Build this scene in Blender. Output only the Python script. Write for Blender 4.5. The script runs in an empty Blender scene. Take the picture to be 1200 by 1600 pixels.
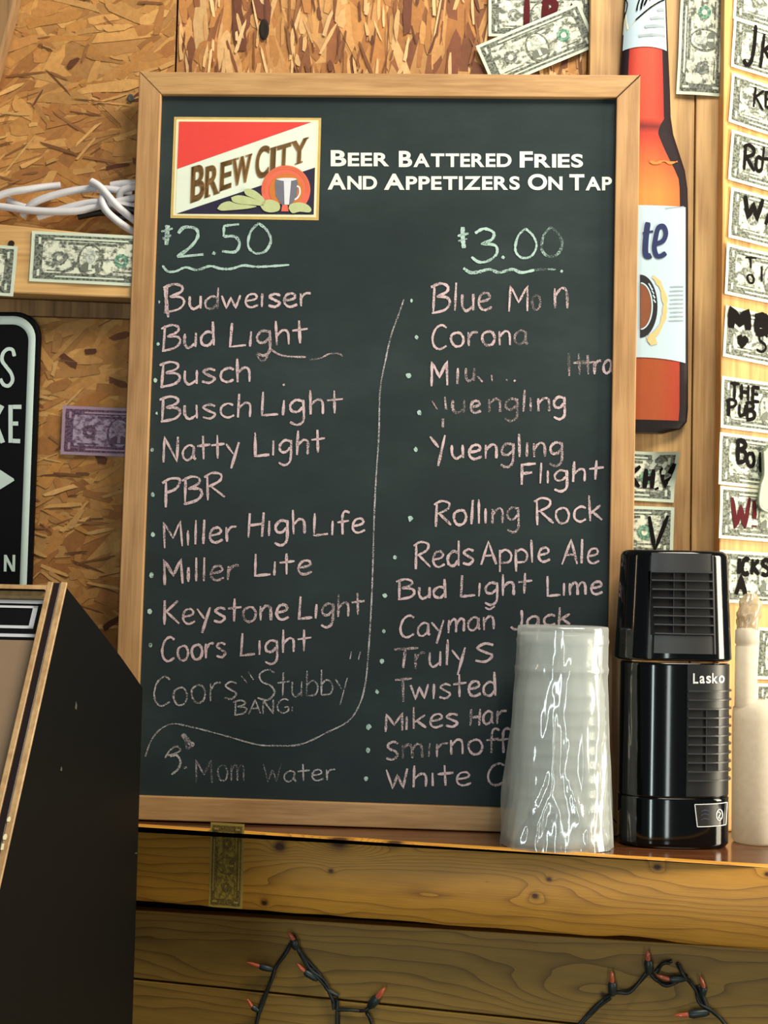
import bpy, math, random
from mathutils import Vector, Matrix, noise
random.seed(7)
scene = bpy.context.scene
COL = scene.collection

# ------------------------------------------------------------------ camera
FPX = 2200.0
PITCH, ROLL = math.radians(3.0), 0.022
CAM = Vector((0, -1.77, 1.50))
_F = Vector((0, math.cos(PITCH), math.sin(PITCH)))
_U0 = Vector((0, -math.sin(PITCH), math.cos(PITCH)))
_R = Vector((1, 0, 0)) * math.cos(ROLL) + _U0 * math.sin(ROLL)
_U = Vector((1, 0, 0)) * -math.sin(ROLL) + _U0 * math.cos(ROLL)
cd = bpy.data.cameras.new('camera')
cam = bpy.data.objects.new('camera', cd)
COL.objects.link(cam)
cd.sensor_fit = 'VERTICAL'
cd.sensor_height = 36.0
cd.lens = 36.0 * FPX / 1600.0
cd.clip_start = 0.05
m3 = Matrix((_R, _U, -_F)).transposed()
cam.matrix_world = Matrix.Translation(CAM) @ m3.to_4x4()
scene.camera = cam

# ------------------------------------------------------------------ world, lights, exposure
w = bpy.data.worlds.new('world')
scene.world = w
w.use_nodes = True
w.node_tree.nodes['Background'].inputs[0].default_value = (0.80, 0.90, 1.0, 1)
w.node_tree.nodes['Background'].inputs[1].default_value = 0.10
scene.view_settings.view_transform = 'Standard'
scene.view_settings.look = 'None'
scene.view_settings.gamma = 1
scene.view_settings.use_curve_mapping = False
scene.view_settings.exposure = 0.0


def area(name, loc, target, sx, sy, power, color):
    l = bpy.data.lights.new(name, 'AREA')
    l.shape = 'RECTANGLE'
    l.size, l.size_y, l.energy, l.color = sx, sy, power, color
    o = bpy.data.objects.new(name, l)
    COL.objects.link(o)
    o.location = loc
    o.rotation_euler = (Vector(target) - Vector(loc)).to_track_quat('-Z', 'Y').to_euler()
    return o


area('ceiling_light', (0.65, -0.95, 3.1), (0.1, -0.1, 1.6), 0.9, 0.6, 42, (1.0, 0.91, 0.76))
area('window_light', (-1.0, -4.2, 1.10), (0.1, -.1, 1.3), 0.20, 2.1, 25, (0.84, 1.0, 0.97))
area('window_light_wide', (0.58, -4.2, 1.10), (0.1, -.1, 1.3), 0.20, 2.1, 15, (0.90, 1.0, 0.96))
area('side_window_light', (1.75, -0.55, 1.65), (0.45, -0.05, 1.55), 0.45, 1.1, 44, (1.0, 0.90, 0.68))
area('warm_lamp_light', (-2.2, -1.6, 1.9), (0, -0.1, 1.5), 0.08, 0.8, 3.0, (1.0, 0.72, 0.40))


# ------------------------------------------------------------------ materials
def lin(c):
    return tuple(((x / 255) / 12.92 if x / 255 <= 0.04045 else ((x / 255 + 0.055) / 1.055) ** 2.4) for x in c) + (1.0,)


class NT:
    def __init__(s, name):
        s.m = bpy.data.materials.new(name)
        s.m.use_nodes = True
        s.t = s.m.node_tree
        s.t.nodes.clear()
        s.out = s.t.nodes.new('ShaderNodeOutputMaterial')

    def n(s, typ, ins=None, **props):
        nd = s.t.nodes.new('ShaderNode' + typ)
        for k, v in props.items():
            setattr(nd, k, v)
        for k, v in (ins or {}).items():
            s.set(nd.inputs[k], v)
        return nd

    def set(s, sock, v):
        if isinstance(v, bpy.types.NodeSocket):
            s.t.links.new(v, sock)
        else:
            sock.default_value = v

    def math(s, op, a, b=0.0, c=None):
        nd = s.n('Math', operation=op)
        s.set(nd.inputs[0], a)
        s.set(nd.inputs[1], b)
        if c is not None:
            s.set(nd.inputs[2], c)
        return nd.outputs[0]

    def mix(s, f, a, b):
        nd = s.n('Mix', data_type='RGBA')
        s.set(nd.inputs[0], f)
        s.set(nd.inputs[6], a)
        s.set(nd.inputs[7], b)
        return nd.outputs[2]

    def noise(s, vec, scale, detail=3.0, rough=0.6):
        nd = s.n('TexNoise')
        if vec is not None:
            s.set(nd.inputs['Vector'], vec)
        nd.inputs['Scale'].default_value = scale
        nd.inputs['Detail'].default_value = detail
        nd.inputs['Roughness'].default_value = rough
        return nd.outputs[0]

    def ramp(s, f, stops):
        nd = s.n('ValToRGB')
        s.set(nd.inputs[0], f)
        el = nd.color_ramp.elements
        while len(el) < len(stops):
            el.new(0.5)
        for e, (p, c) in zip(el, stops):
            e.position = p
            e.color = c if len(c) == 4 else tuple(c) + (1,)
        return nd.outputs[0]

    def scaled(s, coord, sc, rot=(0, 0, 0)):
        nd = s.n('Mapping')
        s.set(nd.inputs['Vector'], coord)
        nd.inputs['Scale'].default_value = sc
        nd.inputs['Rotation'].default_value = rot
        return nd.outputs[0]

    def bump(s, h, strength=0.3, dist=0.002):
        nd = s.n('Bump')
        nd.inputs['Strength'].default_value = strength
        nd.inputs['Distance'].default_value = dist
        s.set(nd.inputs['Height'], h)
        return nd.outputs[0]

    def pbsdf(s, color, rough=0.6, normal=None, **kw):
        nd = s.n('BsdfPrincipled')
        s.set(nd.inputs['Base Color'], color)
        s.set(nd.inputs['Roughness'], rough)
        if normal is not None:
            s.set(nd.inputs['Normal'], normal)
        for k, v in kw.items():
            s.set(nd.inputs[k.replace('_', ' ')], v)
        return nd.outputs[0]

    def done(s, sh):
        s.t.links.new(sh, s.out.inputs[0])
        return s.m


def v4(*c):
    return tuple(c) + (1.0,)


def plain(name, rgb, rough=0.6, var=0.12, scale=40, **kw):
    t = NT(name)
    c = lin(rgb)
    tc = t.n('TexCoord').outputs['Object']
    nz = t.noise(tc, scale, 4)
    dark = tuple(x * (1 - var) for x in c[:3]) + (1,)
    lite = tuple(min(1, x * (1 + var)) for x in c[:3]) + (1,)
    return t.done(t.pbsdf(t.mix(nz, dark, lite), rough, **kw))


def wood(name, base, dark, axis, fine=220, rough=0.55, contrast=1.0, low=1.0):
    """straight grained wood, grain along `axis`, object coordinates"""
    t = NT(name)
    tc = t.n('TexCoord').outputs['Object']
    sc = [fine, fine, fine]
    sc[axis] = fine * 0.035
    big = [14 * low, 14 * low, 14 * low]
    big[axis] = 1.6 * low
    n1 = t.noise(t.scaled(tc, sc), 1.0, 3)
    n2 = t.noise(t.scaled(tc, big), 1.0, 4)
    n3 = t.noise(tc, 9 * low, 2)
    rings = t.math('SINE', t.math('MULTIPLY', n2, 34.0))
    f = t.math('ADD', t.math('MULTIPLY', n1, 0.55), t.math('MULTIPLY', rings, 0.11 * contrast))
    f = t.math('ADD', f, t.math('MULTIPLY', n3, 0.45))
    col = t.ramp(f, [(0.28, lin(dark)), (0.62, lin(base)), (0.85, tuple(min(1, x * 1.2) for x in lin(base)[:3]) + (1,))])
    return t.done(t.pbsdf(col, rough, t.bump(n1, 0.15, 0.001)))


def knotty(name, base, dark, knots, freq, rough=0.45, uscale=1.0):
    """flat-sawn pine: growth lines flow round the knots; UV in metres"""
    t = NT(name)
    uv = t.n('UVMap').outputs[0]
    sep = t.n('SeparateXYZ', {0: uv})
    u, v = sep.outputs[0], sep.outputs[1]
    wob = t.noise(t.scaled(uv, (5.0, 22, 1)), 1.0, 2)
    val = t.math('ADD', v, t.math('MULTIPLY', wob, 0.035))
    kd = None
    for (ku, kv, a, b, amp, r) in knots:
        du = t.math('DIVIDE', t.math('SUBTRACT', u, ku), a)
        dv = t.math('DIVIDE', t.math('SUBTRACT', v, kv), b)
        d2 = t.math('ADD', t.math('MULTIPLY', du, du), t.math('MULTIPLY', dv, dv))
        g = t.math('EXPONENT', t.math('MULTIPLY', d2, -1.0))
        val = t.math('ADD', val, t.math('MULTIPLY', g, amp))
        if r > 0:
            eu = t.math('DIVIDE', t.math('SUBTRACT', u, ku), r)
            ev = t.math('DIVIDE', t.math('SUBTRACT', v, kv), r * .75)
            e2 = t.math('ADD', t.math('MULTIPLY', eu, eu), t.math('MULTIPLY', ev, ev))
            e = t.math('EXPONENT', t.math('MULTIPLY', e2, -1.4))
            kd = e if kd is None else t.math('MAXIMUM', kd, e)
    line = t.math('FRACT', t.math('MULTIPLY', val, freq))
    line = t.math('POWER', line, 5.0)
    fine = t.noise(t.scaled(uv, (14, 500, 1)), 1.0, 3)
    blot = t.noise(t.scaled(uv, (10, 30, 1)), 1.0, 3)
    c1 = t.mix(blot, tuple(x * 0.72 for x in lin(base)[:3]) + (1,), tuple(min(1, x * 1.25) for x in lin(base)[:3]) + (1,))
    c2 = t.mix(t.math('MULTIPLY', line, 0.72), c1, lin(dark))
    c3 = t.mix(t.math('MULTIPLY', t.math('POWER', fine, 2.0), 0.45), c2, lin(dark))
    if kd is not None:
        c3 = t.mix(t.math('MINIMUM', t.math('MULTIPLY', kd, 1.3), 0.95), c3, lin((64, 28, 12)))
    return t.done(t.pbsdf(c3, rough, t.bump(fine, 0.2, 0.001)))


def attr_mat(name, rough=0.6, nstretch=(300, 300, 300), var=0.2, **kw):
    t = NT(name)
    a = t.n('Attribute', attribute_name='Col').outputs['Color']
    tc = t.n('TexCoord').outputs['Object']
    nz = t.noise(t.scaled(tc, nstretch), 1.0, 3)
    k = t.math('ADD', 1.0 - var, t.math('MULTIPLY', nz, 2 * var))
    vm = t.n('VectorMath', operation='SCALE')
    t.set(vm.inputs[0], a)
    t.set(vm.inputs['Scale'], k)
    return t.done(t.pbsdf(vm.outputs[0], rough, t.bump(nz, 0.25, 0.001), **kw))


def chalk(name, rgb, strength):
    t = NT(name)
    tc = t.n('TexCoord').outputs['Object']
    n1 = t.noise(tc, 900, 2)
    n2 = t.noise(tc, 60, 3)
    f = t.math('ADD', t.math('MULTIPLY', n1, 1.2), t.math('MULTIPLY', n2, 0.8))
    f = t.math('ADD', t.math('MULTIPLY', t.math('SUBTRACT', f, 1.0), 3.2), 0.5 + (strength - .5) * 1.3)
    f = t.math('MINIMUM', t.math('MAXIMUM', f, 0.04), 0.9)
    d = t.n('BsdfDiffuse', {'Color': lin(rgb)}).outputs[0]
    tr = t.n('BsdfTransparent').outputs[0]
    mx = t.n('MixShader', {0: f, 1: tr, 2: d})
    return t.done(mx.outputs[0])


M = {}
M['osb'] = attr_mat('osb_flakes', 0.75, (160, 160, 160), 0.28)
M['osb_core'] = plain('osb_core', (88, 52, 22), 0.9, 0.4, 60)
M['frame'] = wood('oak_frame', (190, 147, 98), (148, 107, 64), 2, 260, 0.5, 0.5)
M['frame_h'] = wood('oak_frame_rail', (194, 152, 100), (154, 112, 66), 0, 260, 0.5, 0.5)
M['groove'] = plain('joint_shadow', (26, 16, 8), 0.9)
M['plank'] = wood('pale_plank', (202, 162, 106), (150, 110, 64), 2, 200, 0.6, 1.0, 0.8)
M['post'] = wood('post_pine', (226, 174, 104), (178, 124, 64), 2, 200, 0.6, 0.8)
M['ledge'] = wood('ledge_pine', (214, 170, 108), (170, 122, 70), 0, 200, 0.6, 0.6)
M['grey_board'] = wood('weathered_board', (146, 112, 74), (94, 68, 40), 2, 160, 0.8, 0.8)
M['shelf'] = wood('varnished_shelf', (104, 62, 36), (56, 32, 18), 0, 160, 0.16, 0.8)
# chalkboard surface, faint wiped smears
t = NT('slate_green')
tc = t.n('TexCoord').outputs['Object']
n1 = t.noise(t.scaled(tc, (5, 5, 9)), 1.0, 5)
n2 = t.noise(tc, 500, 2)
f = t.math('MULTIPLY', t.math('POWER', n1, 3.0), 1.1)
M['slate'] = t.done(t.pbsdf(t.mix(t.math('ADD', f, t.math('MULTIPLY', n2, 0.1)), lin((33, 43, 46)), lin((66, 80, 80))), 0.8, t.bump(n2, 0.1, 0.0005), Specular_IOR_Level=0.2))
for nm, c in (('chalk_pink', (226, 200, 204)), ('chalk_white', (206, 200, 202)), ('chalk_mint', (190, 220, 212))):
    M[nm] = chalk(nm, c, 0.78)
    M[nm + '_mid'] = chalk(nm + '_mid', c, 0.48)
    M[nm + '_faint'] = chalk(nm + '_faint', c, 0.22)
M['ink_white'] = plain('printed_white', (232, 240, 228), 0.5, 0.05)
M['gold'] = plain('printed_gold', (206, 176, 104), 0.4, 0.2, 80)
M['cream'] = plain('printed_cream', (240, 232, 190), 0.5, 0.04)
M['logo_white'] = plain('logo_white', (226, 236, 220), 0.5, 0.06)
M['logo_red'] = plain('logo_red', (226, 66, 58), 0.5, 0.06, 120)
M['logo_navy'] = plain('logo_navy', (34, 26, 56), 0.5, 0.1)
M['logo_bronze'] = plain('logo_bronze', (158, 122, 74), 0.5, 0.2, 150)
M['logo_coral'] = plain('logo_coral', (230, 106, 84), 0.5, 0.12, 200)
M['logo_orange'] = plain('logo_orange', (206, 120, 48), 0.5, 0.12, 200)
M['logo_hop'] = plain('logo_hop', (190, 200, 146), 0.5, 0.16, 120)
M['logo_grey'] = plain('logo_grey', (112, 112, 126), 0.5, 0.2, 90)
M['logo_silver'] = plain('logo_silver', (224, 226, 232), 0.5, 0.05)
# dollar bills
M['paper'] = plain('note_paper', (224, 224, 200), 0.7, 0.08, 90)
M['paper_green'] = plain('note_paper_green', (206, 218, 198), 0.7, 0.08, 90)
M['paper_faded'] = plain('note_paper_faded', (182, 156, 70), 0.7, 0.12, 90)
M['paper_purple'] = plain('note_paper_purple', (170, 140, 160), 0.7, 0.12, 90)


def engraved(name, a, b, sc, lo=0.42, hi=0.58):
    t = NT(name)
    uv = t.n('UVMap').outputs[0]
    nz = t.noise(t.scaled(uv, (1.0, 1.25, 1)), sc, 3, 0.65)
    return t.done(t.pbsdf(t.ramp(nz, [(lo, lin(a)), (hi, lin(b))]), 0.7))


M['engrave_dark'] = engraved('note_border_ink', (62, 66, 60), (132, 138, 124), 260)
M['engrave_field'] = engraved('note_field_ink', (92, 98, 88), (220, 224, 204), 85, 0.40, 0.54)
M['engrave_face'] = engraved('note_portrait_ink', (150, 158, 150), (200, 206, 194), 200)
M['seal_green'] = engraved('note_seal_green', (48, 104, 84), (130, 172, 146), 220)
M['seal_grey'] = engraved('note_seal_grey', (84, 88, 84), (150, 154, 142), 220)
M['pur_dark'] = engraved('note_purple_border', (70, 44, 70), (120, 88, 112), 260)
M['pur_field'] = engraved('note_purple_field', (104, 76, 104), (176, 156, 178), 110, 0.4, 0.56)
M['pur_face'] = engraved('note_purple_portrait', (126, 104, 122), (170, 150, 166), 200)
M['fade_dark'] = engraved('note_faded_border', (92, 74, 30), (142, 116, 48), 260)
M['fade_field'] = engraved('note_faded_field', (122, 100, 36), (176, 150, 56), 110)
M['marker'] = plain('marker_black', (22, 18, 18), 0.9, 0.2, Specular_IOR_Level=0.1)
M['marker_red'] = plain('marker_maroon', (84, 32, 36), 0.9, 0.2, Specular_IOR_Level=0.1)
# sign, bottle, fan, cabinet
M['enamel_black'] = plain('enamel_black', (5, 6, 7), 0.5, 0.2, 30, Specular_IOR_Level=0.12)
M['enamel_white'] = plain('enamel_white', (196, 214, 208), 0.45, 0.08, 60)
M['bottle'] = attr_mat('printed_tin', 0.5, (120, 120, 60), 0.06, Specular_IOR_Level=0.25)
M['label_blue'] = plain('label_pale_blue', (178, 200, 212), 0.4, 0.04, 20)
M['label_cream'] = plain('label_cream', (206, 206, 170), 0.4, 0.08, 60)
M['label_navy'] = plain('label_navy', (28, 38, 84), 0.4, 0.08)
M['label_grey'] = plain('label_grey_print', (142, 154, 160), 0.5, 0.1, 200)
M['label_black'] = plain('label_black', (28, 24, 28), 0.4, 0.1)
M['label_brown'] = plain('label_brown', (122, 70, 40), 0.4, 0.2, 120)
M['label_gold'] = plain('label_gold', (202, 178, 124), 0.4, 0.1, 120)
M['fan_gloss'] = plain('gloss_black_plastic', (7, 8, 9), 0.09, 0.1)
M['fan_satin'] = plain('satin_black_plastic', (22, 22, 23), 0.38, 0.15)
M['fan_hole'] = plain('grille_void', (3, 3, 4), 0.9, 0.1)
M['fan_grey'] = plain('grille_grey', (50, 50, 51), 0.35, 0.1)
M['print_silver'] = plain('print_silver', (214, 216, 218), 0.35, 0.05)
M['print_blue'] = plain('print_dim_blue', (46, 54, 76), 0.5, 0.1)
M['cab_black'] = plain('cabinet_black_laminate', (8, 8, 7), 0.6, 0.25, 160, Specular_IOR_Level=0.12)
M['cab_dark'] = plain('molding_dark', (26, 10, 8), 0.4, 0.2)
M['cab_tan'] = wood('molding_tan', (196, 160, 112), (150, 112, 70), 1, 180, 0.5, 0.4)
M['cab_screen'] = plain('dusty_screen', (146, 122, 98), 0.28, 0.10, 50)
M['cab_bezel'] = plain('bezel_black', (12, 11, 11), 0.25, 0.1)
M['cab_line'] = plain('bezel_silver_line', (206, 208, 214), 0.3, 0.06)
M['scuff'] = plain('scuff_grey', (74, 72, 66), 0.7, 0.2)
M['scuff_pale'] = plain('chipped_edge', (240, 226, 180), 0.6, 0.1)
M['cable'] = plain('white_cable', (206, 204, 208), 0.45, 0.10, 60)
M['tie'] = plain('dark_cable', (24, 24, 26), 0.5)
M['wire'] = plain('green_black_wire', (26, 34, 32), 0.45, 0.2, 120)
M['socket'] = plain('lamp_socket_green', (36, 50, 50), 0.4, 0.2, 120)
t = NT('bulb_red_glass')
M['bulb'] = t.done(t.pbsdf(lin((216, 104, 76)), 0.2, Transmission_Weight=0.15))
# clear wrap / frosted plastics
t = NT('frosted_cups')
d = t.n('BsdfDiffuse', {'Color': lin((214, 222, 222))}).outputs[0]
tl = t.n('BsdfTranslucent', {'Color': lin((232, 234, 230))}).outputs[0]
g = t.n('BsdfGlossy', {'Color': (1, 1, 1, 1), 'Roughness': 0.18}).outputs[0]
a = t.n('MixShader', {0: 0.45, 1: d, 2: tl}).outputs[0]
M['cups'] = t.done(t.n('MixShader', {0: 0.08, 1: a, 2: g}).outputs[0])
t = NT('clear_wrap')
tc = t.n('TexCoord').outputs['Object']
bn = t.bump(t.noise(t.scaled(tc, (46, 46, 16)), 1.0, 2), 0.45, 0.005)
tr = t.n('BsdfTransparent', {'Color': (0.96, 0.98, 0.98, 1)}).outputs[0]
df = t.n('BsdfTranslucent', {'Color': lin((240, 244, 242))}).outputs[0]
df2 = t.n('BsdfDiffuse', {'Color': lin((232, 236, 234))}).outputs[0]
g = t.n('BsdfGlossy', {'Color': (1, 1, 1, 1), 'Roughness': 0.10, 'Normal': bn}).outputs[0]
a = t.n('MixShader', {0: 0.5, 1: df, 2: df2}).outputs[0]
a = t.n('MixShader', {0: 0.5, 1: tr, 2: a}).outputs[0]
lw = t.n('LayerWeight', {'Blend': 0.35, 'Normal': bn}).outputs['Fresnel']
M['wrap'] = t.done(t.n('MixShader', {0: t.math('ADD', 0.10, t.math('MULTIPLY', lw, 0.16)), 1: a, 2: g}).outputs[0])
t = NT('frosted_jug')
tc = t.n('TexCoord').outputs['Object']
nz = t.noise(tc, 120, 4)
c = t.mix(nz, lin((226, 216, 196)), lin((250, 244, 230)))
d = t.n('BsdfDiffuse', {'Color': c}).outputs[0]
tl = t.n('BsdfTranslucent', {'Color': c}).outputs[0]
M['jug'] = t.done(t.n('MixShader', {0: 0.4, 1: d, 2: tl}).outputs[0])
t = NT('film_tan')
tc = t.n('TexCoord').outputs['Object']
c = t.mix(t.noise(tc, 60, 4), lin((176, 150, 112)), lin((226, 206, 170)))
d = t.n('BsdfDiffuse', {'Color': c}).outputs[0]
tr = t.n('BsdfTransparent').outputs[0]
g = t.n('BsdfGlossy', {'Color': (1, 1, 1, 1), 'Roughness': 0.25}).outputs[0]
a = t.n('MixShader', {0: 0.72, 1: tr, 2: d}).outputs[0]
M['film'] = t.done(t.n('MixShader', {0: 0.08, 1: a, 2: g}).outputs[0])
t = NT('pouch_plastic')
d = t.pbsdf(lin((126, 138, 116)), 0.25)
tr = t.n('BsdfTransparent', {'Color': (0.85, 0.92, 0.85, 1)}).outputs[0]
M['pouch'] = t.done(t.n('MixShader', {0: 0.65, 1: tr, 2: d}).outputs[0])


# ------------------------------------------------------------------ mesh building
def wloc(o):
    p = Vector(o.location)
    while o.parent:
        o = o.parent
        p += o.location
    return p


class MB:
    def __init__(s):
        s.v, s.f, s.mi, s.col, s.uv, s.mats, s.sm = [], [], [], [], [], [], []

    def m(s, mat):
        if mat not in s.mats:
            s.mats.append(mat)
        return s.mats.index(mat)

    def face(s, pts, mat, col=None, uv=None, smooth=False):
        i = len(s.v)
        s.v += [tuple(p) for p in pts]
        s.f.append(list(range(i, i + len(pts))))
        s.mi.append(s.m(mat)); s.col.append(col); s.uv.append(uv); s.sm.append(smooth)

    def grid(s, rows, mat, closed=False, smooth=True, col=None, uvs=None):
        i = len(s.v)
        nr, nc = len(rows), len(rows[0])
        for r in rows:
            s.v += [tuple(p) for p in r]
        mi = s.m(mat)
        for a in range(nr - 1):
            for b in range(nc if closed else nc - 1):
                b2 = (b + 1) % nc
                s.f.append([i + a * nc + b, i + a * nc + b2, i + (a + 1) * nc + b2, i + (a + 1) * nc + b])
                s.mi.append(mi); s.sm.append(smooth)
                s.col.append(col(a, b) if callable(col) else col)
                s.uv.append([uvs[a][b], uvs[a][b2], uvs[a + 1][b2], uvs[a + 1][b]] if uvs else None)

    def prism(s, front, back, mat, side=None, uvf=None):
        """two matching polygons (lists of 3-D points) joined by sides"""
        s.face(front, mat, uv=uvf)
        s.face(list(reversed(back)), side or mat)
        n = len(front)
        for i in range(n):
            j = (i + 1) % n
            s.face([front[j], front[i], back[i], back[j]], side or mat)

    def box(s, lo, hi, mat, fn=None):
        fn = fn or (lambda x, y, z: (x, y, z))
        x0, y0, z0 = lo
        x1, y1, z1 = hi
        c = [fn(*p) for p in ((x0, y0, z0), (x1, y0, z0), (x1, y1, z0), (x0, y1, z0), (x0, y0, z1), (x1, y0, z1), (x1, y1, z1), (x0, y1, z1))]
        for q in ((0, 3, 2, 1), (4, 5, 6, 7), (0, 1, 5, 4), (1, 2, 6, 5), (2, 3, 7, 6), (3, 0, 4, 7)):
            s.face([c[k] for k in q], mat)

    def tube(s, pts, rad, mat, seg=8, cap=True):
        pts = [Vector(p) for p in pts]
        n = len(pts)
        rs = rad if isinstance(rad, (list, tuple)) else [rad] * n
        rows = []
        up = Vector((0, 1, 0.01))
        for i, p in enumerate(pts):
            d = (pts[min(i + 1, n - 1)] - pts[max(i - 1, 0)]).normalized()
            x = d.cross(up)
            if x.length < 1e-4:
                x = d.cross(Vector((1, 0, 0)))
            x.normalize()
            y = x.cross(d).normalized()
            rows.append([p + (x * math.cos(2 * math.pi * k / seg) + y * math.sin(2 * math.pi * k / seg)) * rs[i] for k in range(seg)])
        s.grid(rows, mat, closed=True)
        if cap:
            s.face(list(reversed(rows[0])), mat)
            s.face(rows[-1], mat)

    def lathe(s, c, prof, mat, seg=32, sx=1, sy=1):
        rows = [[(c[0] + r * sx * math.cos(2 * math.pi * k / seg), c[1] + r * sy * math.sin(2 * math.pi * k / seg), c[2] + z) for k in range(seg)] for r, z in prof]
        s.grid(rows, mat, closed=True)

    def build(s, name, parent=None, origin=None, bevel=0, weld=False):
        org = Vector(origin) if origin is not None else Vector((0, 0, 0))
        me = bpy.data.meshes.new(name)
        me.from_pydata([tuple(Vector(p) - org) for p in s.v], [], s.f)
        for mm in s.mats:
            me.materials.append(mm)
        for p, mi, sm in zip(me.polygons, s.mi, s.sm):
            p.material_index = mi
            p.use_smooth = sm
        if any(c is not None for c in s.col):
            at = me.color_attributes.new('Col', 'FLOAT_COLOR', 'CORNER')
            for p, c in zip(me.polygons, s.col):
                cc = c or (1, 1, 1)
                for li in p.loop_indices:
                    at.data[li].color = (cc[0], cc[1], cc[2], 1)
        if any(u is not None for u in s.uv):
            ul = me.uv_layers.new(name='UVMap')
            for p, u in zip(me.polygons, s.uv):
                if u:
                    for li, q in zip(p.loop_indices, u):
                        ul.data[li].uv = q
        me.update()
        o = bpy.data.objects.new(name, me)
        COL.objects.link(o)
        if weld or bevel:
            import bmesh
            bm = bmesh.new()
            bm.from_mesh(me)
            bmesh.ops.remove_doubles(bm, verts=bm.verts, dist=1e-5)
            bmesh.ops.recalc_face_normals(bm, faces=bm.faces)
            bm.to_mesh(me)
            bm.free()
        if bevel:
            b = o.modifiers.new('bevel', 'BEVEL')
            b.width = bevel
            b.segments = 2
            b.limit_method = 'ANGLE'
        if parent is not None:
            o.parent = parent
            o.location = org - wloc(parent)
        else:
            o.location = org
        return o


def tag(o, label=None, cat=None, group=None, kind=None):
    if label: o['label'] = label
    if cat: o['category'] = cat
    if group: o['group'] = group
    if kind: o['kind'] = kind
    return o


def thing(name, loc, label, cat, group=None):
    o = bpy.data.objects.new(name, None)
    o.empty_display_size = 0.03
    COL.objects.link(o)
    o.location = loc
    return tag(o, label, cat, group)


# ------------------------------------------------------------------ measuring planes
def ray(u, v):
    return _F + _R * ((u - 600) / FPX) + _U * ((800 - v) / FPX)


class Plane:
    """a real surface in the room: origin, two in-plane axes and a normal pointing to the viewer"""
    def __init__(s, o, ex, ey):
        s.o, s.ex, s.ey = Vector(o), Vector(ex).normalized(), Vector(ey).normalized()
        s.n = s.ex.cross(s.ey).normalized()

    def P(s, a, b, h=0.0):
        return s.o + s.ex * a + s.ey * b + s.n * h

    def loc(s, u, v):          # photo measurement -> in-plane metres
        d = ray(u, v)
        k = (s.o - CAM).dot(s.n) / d.dot(s.n)
        q = CAM + d * k - s.o
        return q.dot(s.ex), q.dot(s.ey)

    def px(s, u, v, h=0.0):
        return s.P(*s.loc(u, v), h)


def smooth(pts, n=6):
    if len(pts) < 3:
        return pts
    out = []
    P = [pts[0]] + list(pts) + [pts[-1]]
    for i in range(1, len(P) - 2):
        p0, p1, p2, p3 = P[i - 1], P[i], P[i + 1], P[i + 2]
        for k in range(n):
            t = k / n
            out.append(tuple(0.5 * ((2 * b) + (c - a) * t + (2 * a - 5 * b + 4 * c - d) * t * t + (3 * b - a - 3 * c + d) * t ** 3) for a, b, c, d in zip(p0, p1, p2, p3)))
    out.append(tuple(pts[-1]))
    return out


def ribbon(mb, pts, wd, mat, fn, jit=0.0, taper=True):
    """flat stroke along 2-D points; fn maps 2-D to 3-D"""
    n = len(pts)
    if n < 2:
        return
    L, Rr = [], []
    for i, p in enumerate(pts):
        a, b = pts[max(i - 1, 0)], pts[min(i + 1, n - 1)]
        dx, dy = b[0] - a[0], b[1] - a[1]
        l = math.hypot(dx, dy) or 1
        ww = wd * 0.5 * (1 + random.uniform(-jit, jit))
        if taper and i in (0, n - 1):
            ww *= 0.7
        nx, ny = -dy / l * ww, dx / l * ww
        L.append(fn(p[0] + nx, p[1] + ny))
        Rr.append(fn(p[0] - nx, p[1] - ny))
    mb.grid([L, Rr], mat, smooth=False)


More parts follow.
